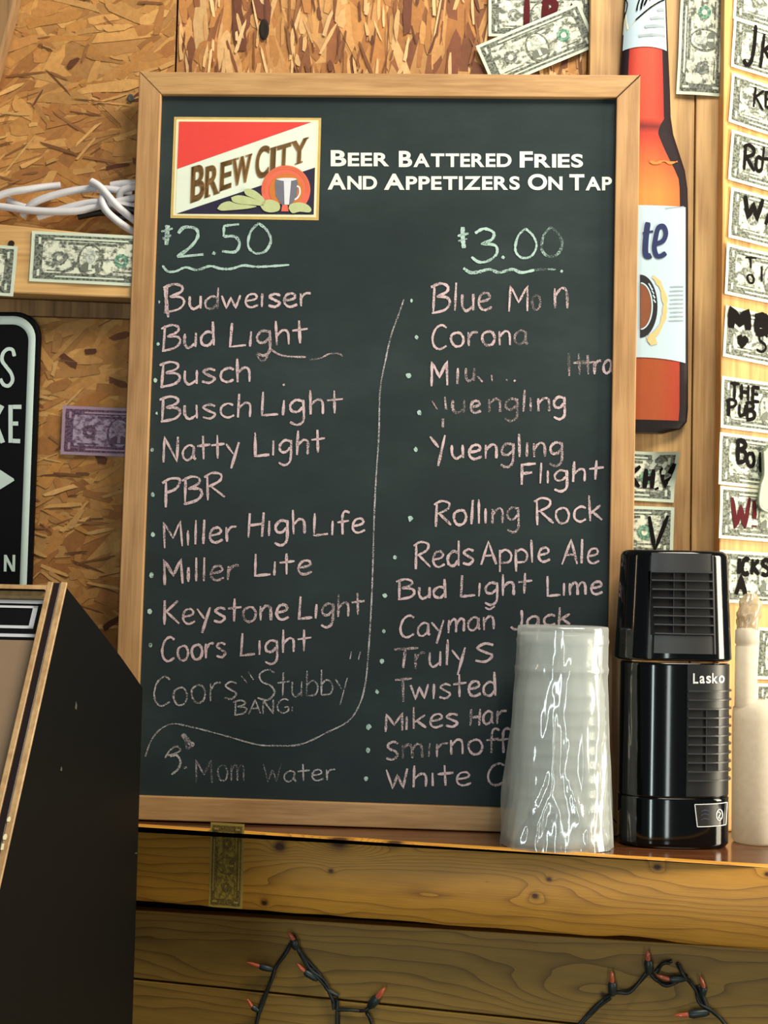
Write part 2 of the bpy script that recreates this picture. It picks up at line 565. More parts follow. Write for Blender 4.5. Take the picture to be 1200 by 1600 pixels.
# single-stroke hand lettering: width, strokes ('l' straight, 'c' curved); caps 10 high, small letters 6
FONT = {
 'B': (6.4, 'l1 0 1.3 10;c.2 8.8 3 10 5.2 9 5 7 2 5.4;c2 5.4 5 5 6 3 4.5 .6 .6 -.4'),
 'P': (6, 'l1.3 -1 1.3 9.5;c.2 8.6 2.5 10 5.2 9.4 5 7 3.6 5.4 1.5 4.8'),
 'R': (6.4, 'l1.2 -.3 1.2 9.4;c.3 8.8 2.6 10.2 5.2 9.2 4.8 6.8 1.6 5;l2.2 5 6.2 .2'),
 'L': (5.4, 'l1 10 .8 .3 5.2 .6'), 'N': (6.2, 'l.8 0 .8 10 5.2 .2 5.2 10'),
 'M': (7, 'l.9 -.6 1 10 3.6 3.2 6 10 6.3 -.4'), 'H': (6, 'l1 10 .8 0;l5.2 10 4.9 0;l.9 5 5.2 5.4'),
 'K': (6, 'l1 10 .8 0;l5.2 9.6 1 4.8;l1.6 5.2 5.6 .2'),
 'C': (6, 'c5.6 8.8 4 10 2 8.6 .9 5 1.4 1.6 3.2 .1 5.6 1.4'),
 'S': (6, 'c5.4 8.8 3.6 10 1.5 8.6 2 6.2 4.4 4.6 5.2 2.2 3.4 .1 .8 1'),
 'F': (5.4, 'l1.2 0 1.2 9.8 5.2 10;l1.2 5.4 4.2 5.8'), 'A': (6, 'l.4 0 3.2 10 5.6 0;l1.4 3.8 4.9 4'),
 'Y': (6, 'l.6 10 3 5;l5 10.2 2.6 -3'), 'W': (7, 'l.4 10 2 0 3.6 7 5 0 6.6 10'),
 'T': (6, 'l.2 9.8 5.8 10;l2.8 9.8 2.6 0'), 'J': (5, 'c4 10 4 4 3.2 .2 1.6 -.6 .3 1'), 'G': (6, 'c5.4 8.8 3.4 10 1 7 1 2.4 3.2 0 5.4 1.4 5.4 4 3.6 4'),
 'E': (5, 'l4.8 10 1 10 1 0 4.8 0;l1 5.2 4.2 5.2'), 'I': (2.4, 'l1.2 10 1.2 0'), 'U': (6, 'c1 10 1 3 3 0 5 3 5 10'), 'V': (6, 'l.4 10 3 0 5.6 10'), 'D': (6, 'l1 0 1 10;c1 10 4.6 9 5.6 5 4.6 1 1 0'),
 'X': (6, 'l.6 10 5.4 0;l5.4 10 .6 0'), 'O': (6, 'c3 10 1 8 .8 3 3 0 5.2 3 5 8 3 10'),
 '$': (4, 'c3.4 7.6 2 8.4 .8 7.2 2 5.4 3.2 3.8 2 2.2 .5 3;l2 10 2 0'),
 '2': (6.4, 'c.9 8 2.2 10 4.6 9.6 5 7 3.4 3.6 .4 .2;l.4 .2 6 1'), '5': (6, 'l5.2 10.4 1.4 9.8 1.2 6;c1.2 6 4 6 5.2 3.6 4 .6 .7 .8'),
 '0': (6.4, 'c3.2 10.3 1.4 7.6 .7 3 2.2 .4 4.6 1 5.9 4.5 5 8 3.2 10.3'), '3': (6.4, 'c1 8.8 3 10.2 5.2 9 4.8 6.8 2.4 5.4;c2.4 5.4 5.6 5 6 2.4 4.2 .2 2 -.2 .3 1.4'),
 '.': (2.6, 'l1 1 1.6 .2'), '1': (2.4, 'l1.2 10 1.2 0'), "'": (2, 'l1 10 .8 8'), '"': (3, 'l.8 10 .5 8;l2.2 10 1.9 8'), '!': (2, 'l1 10 1 3;l1 .6 1 0'), '-': (4, 'l.5 4 3.5 4'),
 'a': (5.2, 'c4.2 5.4 2.6 6 .9 4 1 1.2 2.4 .1 4 1.8 4.3 5.6;l4.3 5.6 4.3 1 5 .2'),
 'b': (5.4, 'l1 10 .9 .2;c1 4.4 3 6 4.8 4 4.2 .6 1 .2'), 'c': (4.8, 'c4.5 5.2 3 6 1.2 4.6 1.1 1.6 2.8 .1 4.6 1'),
 'd': (5.2, 'c4.2 5 2.6 5.8 .8 3.8 1 .9 2.8 .2 4.2 2.2;l4.4 9.8 4.4 0'), 'e': (5, 'c1 3 3.2 3.4 4.3 4.4 3.6 6 1.8 5.6 .9 3 1.4 .8 2.8 0 4.8 1'),
 'f': (4.4, 'c4.3 9.2 3 10 2.1 8 2.1 0;l.5 5.4 4.1 5.8'), 'g': (5.2, 'c4.3 5.4 2.4 6 .9 4 1.2 1.6 2.8 1.2 4.2 3;c4.4 6 4.4 0 4 -3 2.4 -4.2 .6 -3'),
 'h': (5.2, 'l1 10 1 0;c1 3.8 2.8 6 4.2 5 4.3 0'), 'i': (2.2, 'l1.1 6.2 1 0'), 'k': (5, 'l1 10 1 0;l4.4 6 1.1 2.8;l2 3.4 4.7 .2'),
 'l': (2.4, 'l1.2 10 1.1 0'), 'm': (7.2, 'l1 6 1 0;c1 3.6 2.4 6 3.5 5 3.6 0;c3.6 3.6 5 6 6.2 5 6.3 0'), 'n': (5.2, 'l1 6 1 0;c1 3.6 2.8 6 4.2 5 4.3 0'),
 'o': (5.4, 'c2.8 6 1.1 5 .8 2.6 2 .1 4 .4 4.8 3 4 5.4 2.8 6'), 'p': (5.4, 'l1 6 .9 -3.6;c1 4.8 3 6 4.8 4 4.2 .8 1 .4'),
 'r': (4.4, 'l1 6 1 0;c1 3.6 2.4 5.8 4.1 5.9'), 's': (4.8, 'c4.3 5.2 2.6 6 1 4.8 2.6 3.2 4.2 1.8 2.8 .1 .7 .8'),
 't': (4.6, 'l2.3 9.6 2.3 .2;l.3 5.6 4.6 6'), 'u': (5.2, 'c1 6 1 2 2.2 .1 4.1 1.6;l4.3 6 4.3 .2'), 'v': (5, 'l.5 6 2.5 0 4.5 6'),
 'w': (6.8, 'l.5 6 1.9 .2 3.3 5 4.7 .2 6.2 6'), 'y': (5.2, 'l.5 6 2.8 1.8;l4.7 6.4 2 -4'), ' ': (3.4, ''),
}


def strokes(ch):
    wd, s = FONT[ch]
    out = []
    for st in s.split(';'):
        if not st:
            continue
        nums = [float(q) for q in st[1:].split()]
        p = list(zip(nums[::2], nums[1::2]))
        if st[0] == 'c':
            p = smooth(p, 5)
        else:
            q = []
            for a, b in zip(p, p[1:]):
                q += [tuple(a[k] + (b[k] - a[k]) * i / 4 for k in (0, 1)) for i in range(4)]
            p = q + [p[-1]]
        out.append(p)
    return wd, out


def lettering(mb, text, x0, y0, x1, y1, cap, wd, mats, fn, fade=None, jit=0.25, down=True, wob=0.02):
    """hand lettering between two baseline ends; fade digits pick mats (0 skips)"""
    tot = sum(FONT[c][0] for c in text)
    sx = math.hypot(x1 - x0, y1 - y0) / tot
    dx, dy = (x1 - x0) / tot / sx, (y1 - y0) / tot / sx
    sg = -1 if down else 1
    cur = 0.0
    for i, ch in enumerate(text):
        w_, st = strokes(ch)
        lv = int(fade[i]) if fade else 3
        if lv:
            ox, oy = random.uniform(-.25, .25), random.uniform(-.4, .4)
            sh = random.uniform(-wob, wob) * 2
            for s in st:
                p = []
                for (a, b) in s:
                    lx = (cur + a + ox * 0.4 + b * sh) * sx
                    ly = (b + oy * 0.5) * cap / 10
                    p.append((x0 + lx * dx - sg * 0 + (-dy) * ly * sg * -1 * 0, y0 + lx * dy + sg * ly))
                ribbon(mb, p, wd * random.uniform(.85, 1.15), mats[lv - 1], fn, jit)
        cur += w_


_glyphs = {}


def glyph(ch, off=0.0):
    k = (ch, off)
    if k not in _glyphs:
        cu = bpy.data.curves.new('letter', 'FONT')
        cu.body = ch
        cu.offset = off
        ob = bpy.data.objects.new('letter', cu)
        COL.objects.link(ob)
        bpy.context.view_layer.update()
        ev = ob.evaluated_get(bpy.context.evaluated_depsgraph_get())
        me = ev.to_mesh()
        vs = [(v.co.x, v.co.y) for v in me.vertices]
        fs = [list(p.vertices) for p in me.polygons]
        ev.to_mesh_clear()
        bpy.data.objects.remove(ob)
        bpy.data.curves.remove(cu)
        xs = [v[0] for v in vs]
        ys = [v[1] for v in vs]
        _glyphs[k] = (vs, fs, min(xs), max(xs), min(ys), max(ys))
    return _glyphs[k]


def put_glyph(mb, ch, mat, fn, off=0.0):
    """fn maps (s,t) in 0..1 of the glyph's own box to 3-D"""
    vs, fs, a, b, c, d = glyph(ch, off)
    P = [fn((x - a) / (b - a), (y - c) / (d - c)) for x, y in vs]
    for f_ in fs:
        mb.face([P[i] for i in f_], mat)


# ------------------------------------------------------------------ the wall of strand board
WALL = Plane((0, 0, 1.5), (1, 0, 0), (0, 0, 1))


def flakes(mb, x0, x1, z0, z1, n, ang, spread, pal, ln, wd, y0=0.0):
    for i in range(n):
        cx, cz = random.uniform(x0, x1), random.uniform(z0, z1)
        a = random.gauss(ang, spread)
        l, w_ = random.uniform(*ln) * .5, random.uniform(*wd) * .5
        c = random.choice(pal)
        k = random.uniform(.82, 1.16)
        c = tuple(min(1, q * k) for q in lin(c)[:3])
        pts = []
        for (sx, sz) in ((-1, -.8), (-.55, -1.05), (.4, -1), (1, -.6), (1.06, .3), (.7, 1), (-.2, 1.05), (-.95, .75)):
            px_, pz_ = sx * l * random.uniform(.75, 1.15), sz * w_ * random.uniform(.55, 1.25)
            X = cx + px_ * math.cos(a) - pz_ * math.sin(a)
            Z = cz + px_ * math.sin(a) + pz_ * math.cos(a)
            pts.append((min(max(X, x0), x1), y0 - 0.0003 - i / n * 0.0010, min(max(Z, z0), z1)))
        mb.face(pts, M['osb'], c)


XS = WALL.loc(276, 60)[0]
XE = WALL.loc(917, 60)[0]
PAL_L = [(184, 130, 68), (174, 120, 60), (192, 140, 76), (180, 126, 64), (168, 112, 55), (188, 136, 73), (160, 104, 50), (196, 146, 82), (176, 124, 66), (182, 126, 60)]
PAL_R = [(194, 142, 84), (178, 122, 64), (204, 154, 96), (186, 130, 70), (164, 108, 56), (192, 140, 82), (140, 86, 48), (212, 168, 112), (174, 116, 60), (126, 74, 42)]
mb = MB()
mb.box((-1.1, 0.0, 0.9), (XS - 0.0012, 0.018, 2.5), M['osb_core'])
flakes(mb, -.62, XS - .0012, 1.0, 2.34, 2600, 0.2, 0.6, PAL_L, (.06, .19), (.014, .055))
flakes(mb, -.62, XS - .0012, 1.0, 2.34, 1300, 0.3, 0.5, PAL_L, (.02, .08), (.005, .018), -.0010)
flakes(mb, -.62, XS - .0012, 1.0, 2.34, 300, -0.1, 0.45, [(104, 64, 28), (120, 76, 36), (136, 88, 44), (112, 68, 32)], (.008, .055), (.0010, .0034), -.0020)
flakes(mb, -.62, XS - .0012, 1.0, 2.34, 170, 0.3, 0.5, [(202, 152, 88), (208, 160, 96), (196, 146, 82)], (.012, .06), (.002, .007), -.0022)
flakes(mb, -.62, XS - .0012, 1.0, 2.34, 34, 0.1, 0.4, [(90, 46, 20), (110, 62, 30)], (.015, .035), (.006, .014), -.0021)
flakes(mb, -1.1, -.62, 0.9, 2.5, 700, 0.25, 0.5, PAL_L, (.08, .2), (.02, .06))
o = mb.build('wall_left')
tag(o, kind='structure')
mb = MB()
mb.box((XS + 0.0012, 0.0, 0.9), (XE, 0.018, 2.5), M['osb_core'])
flakes(mb, XS + .0012, XE, 1.0, 2.0, 900, 1.5, 0.32, PAL_R, (.06, .15), (.010, .034))
flakes(mb, XS + .0012, XE, 2.0, 2.34, 1500, 1.54, 0.22, PAL_R, (.05, .15), (.007, .030))
flakes(mb, XS + .0012, XE, 2.0, 2.34, 420, 1.55, 0.22, PAL_R, (.015, .06), (.003, .012), -.0010)
flakes(mb, XS + .0012, XE, 2.0, 2.34, 170, 1.57, 0.2, [(104, 58, 34), (122, 74, 42), (140, 90, 50)], (.012, .07), (.0012, .005), -.0020)
flakes(mb, XS + .0012, XE, 2.0, 2.34, 150, 1.57, 0.2, [(216, 174, 118), (208, 162, 106), (222, 184, 132)], (.012, .06), (.002, .006), -.0022)
flakes(mb, XS + .0012, XE, 2.0, 2.34, 14, 1.57, 0.1, [(104, 56, 34), (118, 66, 40)], (.05, .10), (.010, .022), -.0021)
o = mb.build('wall_back')
tag(o, kind='structure')
# holes in the strand board
for nm, u, v, rx, ry, lab in (('knot_hole', 413, 48, .0065, .014, 'dark oval knot hole in the upright strand board above the menu board'),
                              ('screw_head', 205, 155, .0045, .0055, 'small grey screw head in the strand board left of the menu board top')):
    mb = MB()
    c = WALL.px(u, v, .0038)
    pr = [(1, 0), (.92, .0010), (.6, .0006), (.01, .0004)]
    rows = [[(c.x + rx * r * math.cos(k * .3927), c.y - h, c.z + ry * r * math.sin(k * .3927)) for k in range(16)] for r, h in pr]
    mb.grid(rows, M['groove'] if nm == 'knot_hole' else M['scuff'], closed=True)
    tag(mb.build(nm, origin=c), lab, 'hole' if nm == 'knot_hole' else 'screw')

# the vertical planks right of the strand board, behind the bottle sign
PLK = Plane((0, -.020, 1.5), (1, 0, 0), (0, 0, 1))
xa, xb, xc = XE + .001, PLK.loc(1083, 500)[0], PLK.loc(1150, 500)[0]
for i, (a, b, yy) in enumerate(((xa, xb - .0008, -.020), (xb + .0008, xc, -.0215))):
    mb = MB()
    mb.box((a, yy, 0.9), (b, .018, 2.5), M['plank'])
    tag(mb.build('trim_%d' % (i + 1), origin=((a + b) / 2, yy, 0.9), bevel=.0015), kind='structure')
mb = MB()
for u, v, r in ((978, 52, .003), (950, 82, .004), (1103, 226, .006), (946, 15, .004), (1051, 179, .003), (1098, 662, .004)):
    c = PLK.px(u, v, .0022)
    mb.face([(c.x + r * math.cos(k * .7), c.y, c.z + r * .8 * math.sin(k * .7)) for k in range(9)], M['logo_bronze'] if r > .005 else M['groove'])
# the post whose lit face turns to the right and carries the banknotes
PA = math.radians(27)
P0 = Vector((PLK.px(1127, 500).x, 0, 1.5))
P0 = Plane((0, -.046, 1.5), (1, 0, 0), (0, 0, 1)).px(1127, 500)
P0.z = 1.5
POST = Plane(P0, (math.cos(PA), math.sin(PA), 0), (0, 0, 1))
mb = MB()
q = [POST.P(0, 0), POST.P(.26, 0), POST.P(.26, 0) + Vector((0, .10, 0)), Vector((P0.x, .018, 1.5))]
lo = [Vector((p.x, p.y, 1.21)) for p in q]
hi = [Vector((p.x, p.y, 2.5)) for p in q]
mb.prism(hi, lo, M['post'])
tag(mb.build('trim_3', origin=(P0.x, P0.y, 1.21), bevel=.003), kind='structure')
# grey weathered board crossing the top-left corner
mb = MB()
A = Plane((0, -.03, 1.5), (1, 0, 0), (0, 0, 1))
fr = [A.px(30, -40), A.px(22, 10), A.px(-8, 120), A.px(-60, 330), A.px(-190, 300), A.px(-120, -60)]
mb.prism(fr, [p + Vector((0, .026, 0)) for p in fr], M['grey_board'])
tag(mb.build('board', origin=(fr[1].x, -.004, fr[1].z), bevel=.003), 'grey-brown weathered board slanting across the upper left corner', 'board')

# ------------------------------------------------------------------ ledge, cable bundle
LED = Plane((0, -.042, 1.5), (1, 0, 0), (0, 0, 1))
mb = MB()
fr = [LED.px(-330, 335), LED.px(0, 350), LED.px(240, 374), LED.px(240, 467), LED.px(0, 457), LED.px(-330, 440)]
mb.prism(fr, [Vector((p.x, -.003, p.z)) for p in fr], M['ledge'])
lg = mb.build('ledge', origin=(fr[1].x, -.003, fr[4].z), bevel=.002)
tag(lg, 'pale pine ledge board across the strand board left of the menu', 'shelf')
mb = MB()
c = LED.px(18, 381, .0012)
mb.face([(c.x + .0042 * math.cos(k * .7), c.y, c.z + .0042 * math.sin(k * .7)) for k in range(9)], M['groove'])
mb.build('nail_hole', lg, origin=c)

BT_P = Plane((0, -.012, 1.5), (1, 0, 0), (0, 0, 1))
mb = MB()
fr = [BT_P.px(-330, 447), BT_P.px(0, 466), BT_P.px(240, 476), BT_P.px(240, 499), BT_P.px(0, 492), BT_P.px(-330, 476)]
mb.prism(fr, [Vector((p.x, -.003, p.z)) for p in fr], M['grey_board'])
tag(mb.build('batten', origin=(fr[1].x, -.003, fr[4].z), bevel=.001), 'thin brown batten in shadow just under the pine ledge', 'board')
CB = Plane((0, -.028, 1.5), (1, 0, 0), (0, 0, 1))
strand = [
 [(-60, 345, 0), (0, 308, .4), (50, 296, .2), (92, 287, -.6)],
 [(34, 336, -.4), (55, 318, .3), (100, 303, .4), (150, 295, .1), (205, 298, -.5)],
 [(-60, 322, .6), (0, 326, .8), (60, 333, .8), (120, 333, .7), (160, 322, .3), (215, 305, -.6)],
 [(10, 310, -.5), (35, 322, -.3), (80, 328, -.4), (150, 318, -.4), (215, 330, -.6)],
 [(60, 340, .2), (110, 326, .5), (150, 318, .5), (178, 320, .2), (225, 322, -.6)],
 [(145, 287, .8), (160, 297, .9), (185, 325, .9), (212, 346, -.1), (224, 354, -.6)],
 [(162, 308, .5), (163, 322, 1.0), (172, 337, 1.1), (192, 353, .7), (213, 364, -.1), (226, 365, -.7)],
 [(172, 288, -.4), (200, 285, -.3), (250, 286, -.4)],
 [(185, 308, -.3), (192, 297, 0), (215, 290, -.2)],
]
root = thing('cable', CB.px(120, 345), 'bundle of white extension cable lying on the pine ledge', 'cable')
mb = MB()
for s in strand:
    pts = [tuple(CB.px(u, v, d * .013)) for u, v, d in s]
    mb.tube(smooth(pts, 7), .0047, M['cable'], 10)
mb.build('cord', root)
mb = MB()
for s in ([(170, 312, 0), (190, 325, .1), (215, 330, 0)], [(120, 336, -.6), (160, 330, -.4), (188, 340, .1), (220, 338, -.3)]):
    mb.tube(smooth([tuple(CB.px(u, v, d * .013)) for u, v, d in s], 6), .0045, M['tie'], 8)
tag(mb.build('cable_tie', root), 'dark ties between the white strands')


# ------------------------------------------------------------------ banknotes
HALF_W, HALF_H = .078, .0331


def banknote(plane, u, v, ang, label, group, style='grey', writing=None, curl=None, scale=1.0, h=.0012, corner=None, wmat='marker', anchor='c'):
    """u,v: photo point of the note's centre ('c') or left edge middle ('l') on the plane"""
    a0, b0 = plane.loc(u, v)
    ca, sa = math.cos(ang), math.sin(ang)
    if anchor == 'l':
        a0 += HALF_W * scale * ca
        b0 += HALF_W * scale * sa
    ph = random.uniform(0, 6)
    amp = .0008 if curl is None else curl

    def S(x, y, z=0.0):        # note metres -> 3-D, gentle buckle of the paper
        bz = amp * (1 + math.sin(x * 55 + ph) * .6 + math.cos(y * 70 + ph * 2) * .4)
        if corner:             # one lifted corner
            cxs, cys, r, lift = corner
            d = max(0.0, (x * cxs + y * cys) - r)
            bz += d * lift
        X, Y = x * scale, y * scale
        return plane.P(a0 + X * ca - Y * sa, b0 + X * sa + Y * ca, h + bz + z)
    base = plane.P(a0, b0, 0)
    P_ = dict(grey=('paper_green', 'engrave_dark', 'engrave_field', 'engrave_face', 'seal_green', 'seal_grey'),
              warm=('paper', 'engrave_dark', 'engrave_field', 'engrave_face', 'seal_green', 'seal_grey'),
              purple=('paper_purple', 'pur_dark', 'pur_field', 'pur_face', 'pur_dark', 'pur_dark'),
              faded=('paper_faded', 'fade_dark', 'fade_field', 'fade_field', 'fade_dark', 'fade_dark'))[style]
    pap, dk, fl, fc, sg, sgrey = [M[k] for k in P_]
    root = thing('dollar_bill', base, label, 'banknote', group)
    uvo = (random.uniform(0, 5), random.uniform(0, 5))

    def sheet(m_, x0, x1, y0, y1, z, mat, nx=12, ny=5, back=False):
        xs = [x0 + (x1 - x0) * i / nx for i in range(nx + 1)]
        ys = [y0 + (y1 - y0) * i / ny for i in range(ny + 1)]
        m_.grid([[S(x, y, z) for x in xs] for y in ys], mat, uvs=[[(x + uvo[0], y + uvo[1]) for x in xs] for y in ys])

    def disc(m_, cx, cy, rx, ry, z, mat, n=20):
        pts = [(cx + rx * math.cos(2 * math.pi * k / n), cy + ry * math.sin(2 * math.pi * k / n)) for k in range(n)]
        m_.face([S(x, y, z) for x, y in pts], mat, uv=[(x + uvo[0], y + uvo[1]) for x, y in pts])

    m_ = MB()
    xs = [-HALF_W + 2 * HALF_W * i / 14 for i in range(15)]
    ys = [-HALF_H + 2 * HALF_H * i / 6 for i in range(7)]
    m_.grid([[S(x, y, 0) for x in xs] for y in ys], pap)
    m_.grid([[S(x, y, -.00025) for x in reversed(xs)] for y in ys], pap)
    edge = [(x, ys[0]) for x in xs] + [(xs[-1], y) for y in ys[1:]] + [(x, ys[-1]) for x in reversed(xs[:-1])] + [(xs[0], y) for y in reversed(ys[1:-1])]
    m_.grid([[S(x, y, -.00025) for x, y in edge], [S(x, y, 0) for x, y in edge]], pap, closed=True)
    m_.build('paper', root)
    m_ = MB()
    W2, H2 = .0735, .0290
    sheet(m_, -W2, W2, -H2, H2, .0002, dk)
    sheet(m_, -.0625, .0625, -.0205, .0215, .0004, fl)
    for (x, y) in ((-.067, .021), (.067, .021), (-.067, -.021), (.067, -.021)):   # corner numerals
        disc(m_, x, y, .0065, .0070, .00055, dk)
        m_.face([S(x + a, y + b, .0007) for a, b in ((-.0016, -.0045), (.0016, -.0045), (.0016, .0045), (-.0002, .0045), (-.0024, .0028), (-.0016, .0022))], pap)
    for (x0, x1, y0, y1) in ((-.048, .048, .0235, .0258), (-.030, .034, .0170, .0205), (-.045, .045, -.0262, -.0240), (.030, .056, -.0170, -.0150), (-.056, -.028, -.0185, -.0168)):
        sheet(m_, x0, x1, y0, y1, .0006, pap if abs(y0) > .022 else dk, 6, 1)
    m_.build('engraving', root)
    m_ = MB()                                            # a plain oval bust
    disc(m_, 0, -.003, .0170, .0215, .0007, dk, 28)
    disc(m_, 0, -.002, .0140, .0185, .0009, fl, 28)
    disc(m_, 0, .003, .0068, .0098, .0011, fc)
    m_.face([S(x, y, .0010) for x, y in ((-.0125, -.0165), (.0125, -.0165), (.0115, -.009), (.004, -.0045), (0, -.008), (-.004, -.0045), (-.0115, -.009))], dk)
    m_.face([S(x, y, .0012) for x, y in ((-.0022, -.0150), (.0022, -.0150), (.0018, -.007), (-.0018, -.007))], pap)
    m_.build('portrait', root)
    for cx, mat, nm in ((.040, sg, 'seal'), (-.040, sgrey, 'seal')):
        m_ = MB()
        n = 24
        pts = [(cx + .0098 * (1 if k % 2 else .88) * math.cos(2 * math.pi * k / n), -.001 + .0098 * (1 if k % 2 else .88) * math.sin(2 * math.pi * k / n)) for k in range(n)]
        m_.face([S(x, y, .0008) for x, y in pts], mat, uv=[(x + uvo[0], y + uvo[1]) for x, y in pts])
        disc(m_, cx, -.001, .0040, .0040, .0010, fl)
        so = m_.build(nm, root)
        if cx > 0 and style in ('grey', 'warm'):
            so['label'] = 'green round seal'
    if writing:
        m_ = MB()
        for (txt, x0, y0, x1, y1, cap, wd) in writing:
            lettering(m_, txt, x0, y0, x1, y1, cap, wd, [M[wmat]] * 3, lambda x, y: S(x, y, .0014), down=False, jit=.12, wob=.04)
        m_.build('handwriting', root)
    return root


GP, GC, GO = 'dollar bills down the lit post', 'dollar bills around the bottle sign', 'dollar bills left of the menu board'
D = math.radians
# left of the board
banknote(LED, 142, 405, D(-1.5), 'dollar bill stapled flat on the pine ledge under the white cable', GO, scale=.955, anchor='c')
banknote(LED, -68, 418, D(-3), 'dollar bill at the left photo edge beside the nail hole in the ledge', GO, scale=.95, curl=.002)
banknote(Plane((0, -.004, 1.5), (1, 0, 0), (0, 0, 1)), 97, 672, D(-1.0), 'purple tinted dollar bill on the strand board between black sign and menu', GO, style='purple', scale=.93, anchor='l')
# above the board
OSB1 = Plane((0, -.004, 1.5), (1, 0, 0), (0, 0, 1))
banknote(OSB1, 845, 24, D(1), 'dollar bill with black and maroon marks tucked behind the tilted bill above the menu', GC, scale=.86,
         writing=[('I', -.026, -.026, -.018, -.026, .05, .009), ('B', .0, -.026, .022, -.026, .046, .011), ('A', .036, -.02, .056, -.02, .036, .006)], wmat='marker_red')
banknote(OSB1, 838, 74, D(24.5), 'tilted dollar bill touching the top edge of the menu board frame', GC, scale=.92, h=.0045)
# vertical note between bottle and post
banknote(PLK, 1096, 66, D(88), 'dollar bill hung upright on the plank right of the bottle neck', GC, scale=.90, h=.004, curl=.0022)
# below the bottle
banknote(PLK, 963, 742, D(-2), 'dollar bill with folded corner lettered KHD below the bottle base', GC, scale=.93, h=.002, corner=(.8, .6, .055, .9),
         writing=[('K', .012, -.016, .032, -.016, .030, .006), ('H', .036, -.016, .050, -.016, .026, .006), ('.', .050, -.017, .058, -.017, .03, .006), ('V', .056, -.014, .074, -.010, .028, .006)])
banknote(PLK, 958, 829, D(-1), 'dollar bill lettered with a big V just above the black fan', GC, scale=.96, h=.0015,
         writing=[('I', .018, -.022, .028, -.022, .036, .007), ('V', .040, -.024, .068, -.022, .044, .006)])
# the column on the lit post
col = [
 (1146, -10, -6, 'topmost dollar bill on the lit post cut by the photo top', None, 'marker'),
 (1142, 66, -7, 'dollar bill scrawled JK near the top of the lit post', [('J', -.060, -.024, -.040, -.018, .050, .005), ('K', -.036, -.024, .0, -.020, .046, .005)], 'marker'),
 (1139, 152, -10, 'dollar bill with KE and an inked squiggle on the lit post', [('K', -.042, -.004, -.022, -.004, .028, .004), ('E', -.022, .002, -.008, .002, .020, .004), ('S', -.012, -.020, .006, -.02, .03, .006)], 'marker'),
 (1138, 242, -9, 'dollar bill with RCH scribbled over it on the lit post', [('R', -.058, -.014, -.036, -.014, .032, .0045), ('c', -.038, -.012, -.026, -.012, .032, .0045), ('H', -.028, -.010, -.010, -.008, .032, .0045)], 'marker'),
 (1138, 332, -7, 'dollar bill with bold WA lettering on the lit post', [('W', -.058, -.002, -.024, .0, .028, .007), ('A', -.020, -.004, .004, .0, .026, .007)], 'marker'),
 (1131, 420, -6, 'dollar bill with only small ink dots, below the WA bill', [('T', -.046, .006, -.026, .008, .014, .003), ('o', -.044, -.012, -.030, -.012, .018, .003), ('I', -.022, -.008, -.016, -.006, .020, .003)], 'marker'),
 (1130, 517, -8, 'dollar bill with black scrawl and an inked heart on the lit post', [('M', -.072, .006, -.036, .008, .022, .011), ('B', -.030, .006, -.006, .008, .022, .011), ('v', -.056, -.014, -.040, -.014, .020, .011), ('S', -.028, -.018, -.008, -.018, .024, .004)], 'marker'),
 (1124, 628, -3, 'dollar bill lettered THE PUB on the lit post', [('T', -.064, .006, -.048, .006, .020, .0045), ('H', -.048, .006, -.032, .006, .020, .0045), ('E', -.030, .006, -.016, .006, .018, .0045), ('P', -.070, -.016, -.052, -.016, .020, .0045), ('u', -.052, -.016, -.038, -.016, .026, .0045), ('B', -.038, -.018, -.022, -.018, .022, .0045)], 'marker'),
 (1122, 716, -4, 'dollar bill lettered BO on the lit post, second above the black fan', [('B', -.052, -.002, -.034, -.002, .028, .006), ('o', -.036, -.006, -.020, -.006, .028, .006), ('I', -.014, -.012, -.006, -.012, .026, .008)], 'marker'),
 (1122, 800, -3, 'dollar bill with maroon W scrawl on the lit post above the fan', [('W', -.062, -.018, -.030, -.016, .038, .006), ('!', -.026, -.016, -.018, -.016, .034, .007)], 'marker_red'),
 (1122, 900, -2, 'dollar bill with a row of bold letters beside the fan top right', [('I', -.050, .004, -.044, .004, .020, .006), ('C', -.044, .004, -.030, .004, .020, .006), ('K', -.028, .004, -.014, .004, .020, .006), ('S', -.012, .004, .004, .004, .02, .006), ('A', -.052, -.022, -.034, -.022, .024, .006)], 'marker'),
 (1178, 1020, -5, 'dollar bill low on the lit post behind the frosted jug', [('S', -.058, -.018, -.036, -.018, .034, .005), ('B', -.036, -.014, -.016, -.014, .03, .006)], 'marker'),
 (1178, 1108, -4, 'lowest dollar bill on the lit post, mostly behind the frosted jug', None, 'marker'),
]
for i, (u, v, an, lab, wr, wm) in enumerate(col):
    banknote(POST, u, v, D(an * .5), lab, GP, style='warm', writing=wr, wmat=wm, scale=.97 if i else 1.0, anchor='l', h=.0015 + .0012 * (i % 2))

# ------------------------------------------------------------------ bottle shaped tin sign on the planks
BP = Plane((0, -.024, 1.5), (1, 0, 0), (0, 0, 1))
axx = BP.loc(1004, 300)[0]
prof_px = [(1034, -120), (1040, 0), (1043, 80), (1046, 150), (1047, 185), (1051, 212), (1060, 240), (1069, 268), (1073, 296), (1074, 330), (1074, 500), (1074, 640), (1072, 660), (1062, 671), (1035, 678)]
prof = [BP.loc(u, v) for u, v in prof_px]
half = [(a - axx, b) for a, b in prof]
root = thing('bottle_sign', BP.P(axx, half[-1][1], 0), 'bottle shaped tin sign with pale blue labels, half hidden behind the menu board', 'sign')


def dome(t):       # t = -1..1 across, relief height of the embossed tin
    return .004 + .009 * math.sqrt(max(0, 1 - t * t))


def bp(t, b, ww, z=0.0):
    return BP.P(axx + ww * t, b, dome(t) + z)


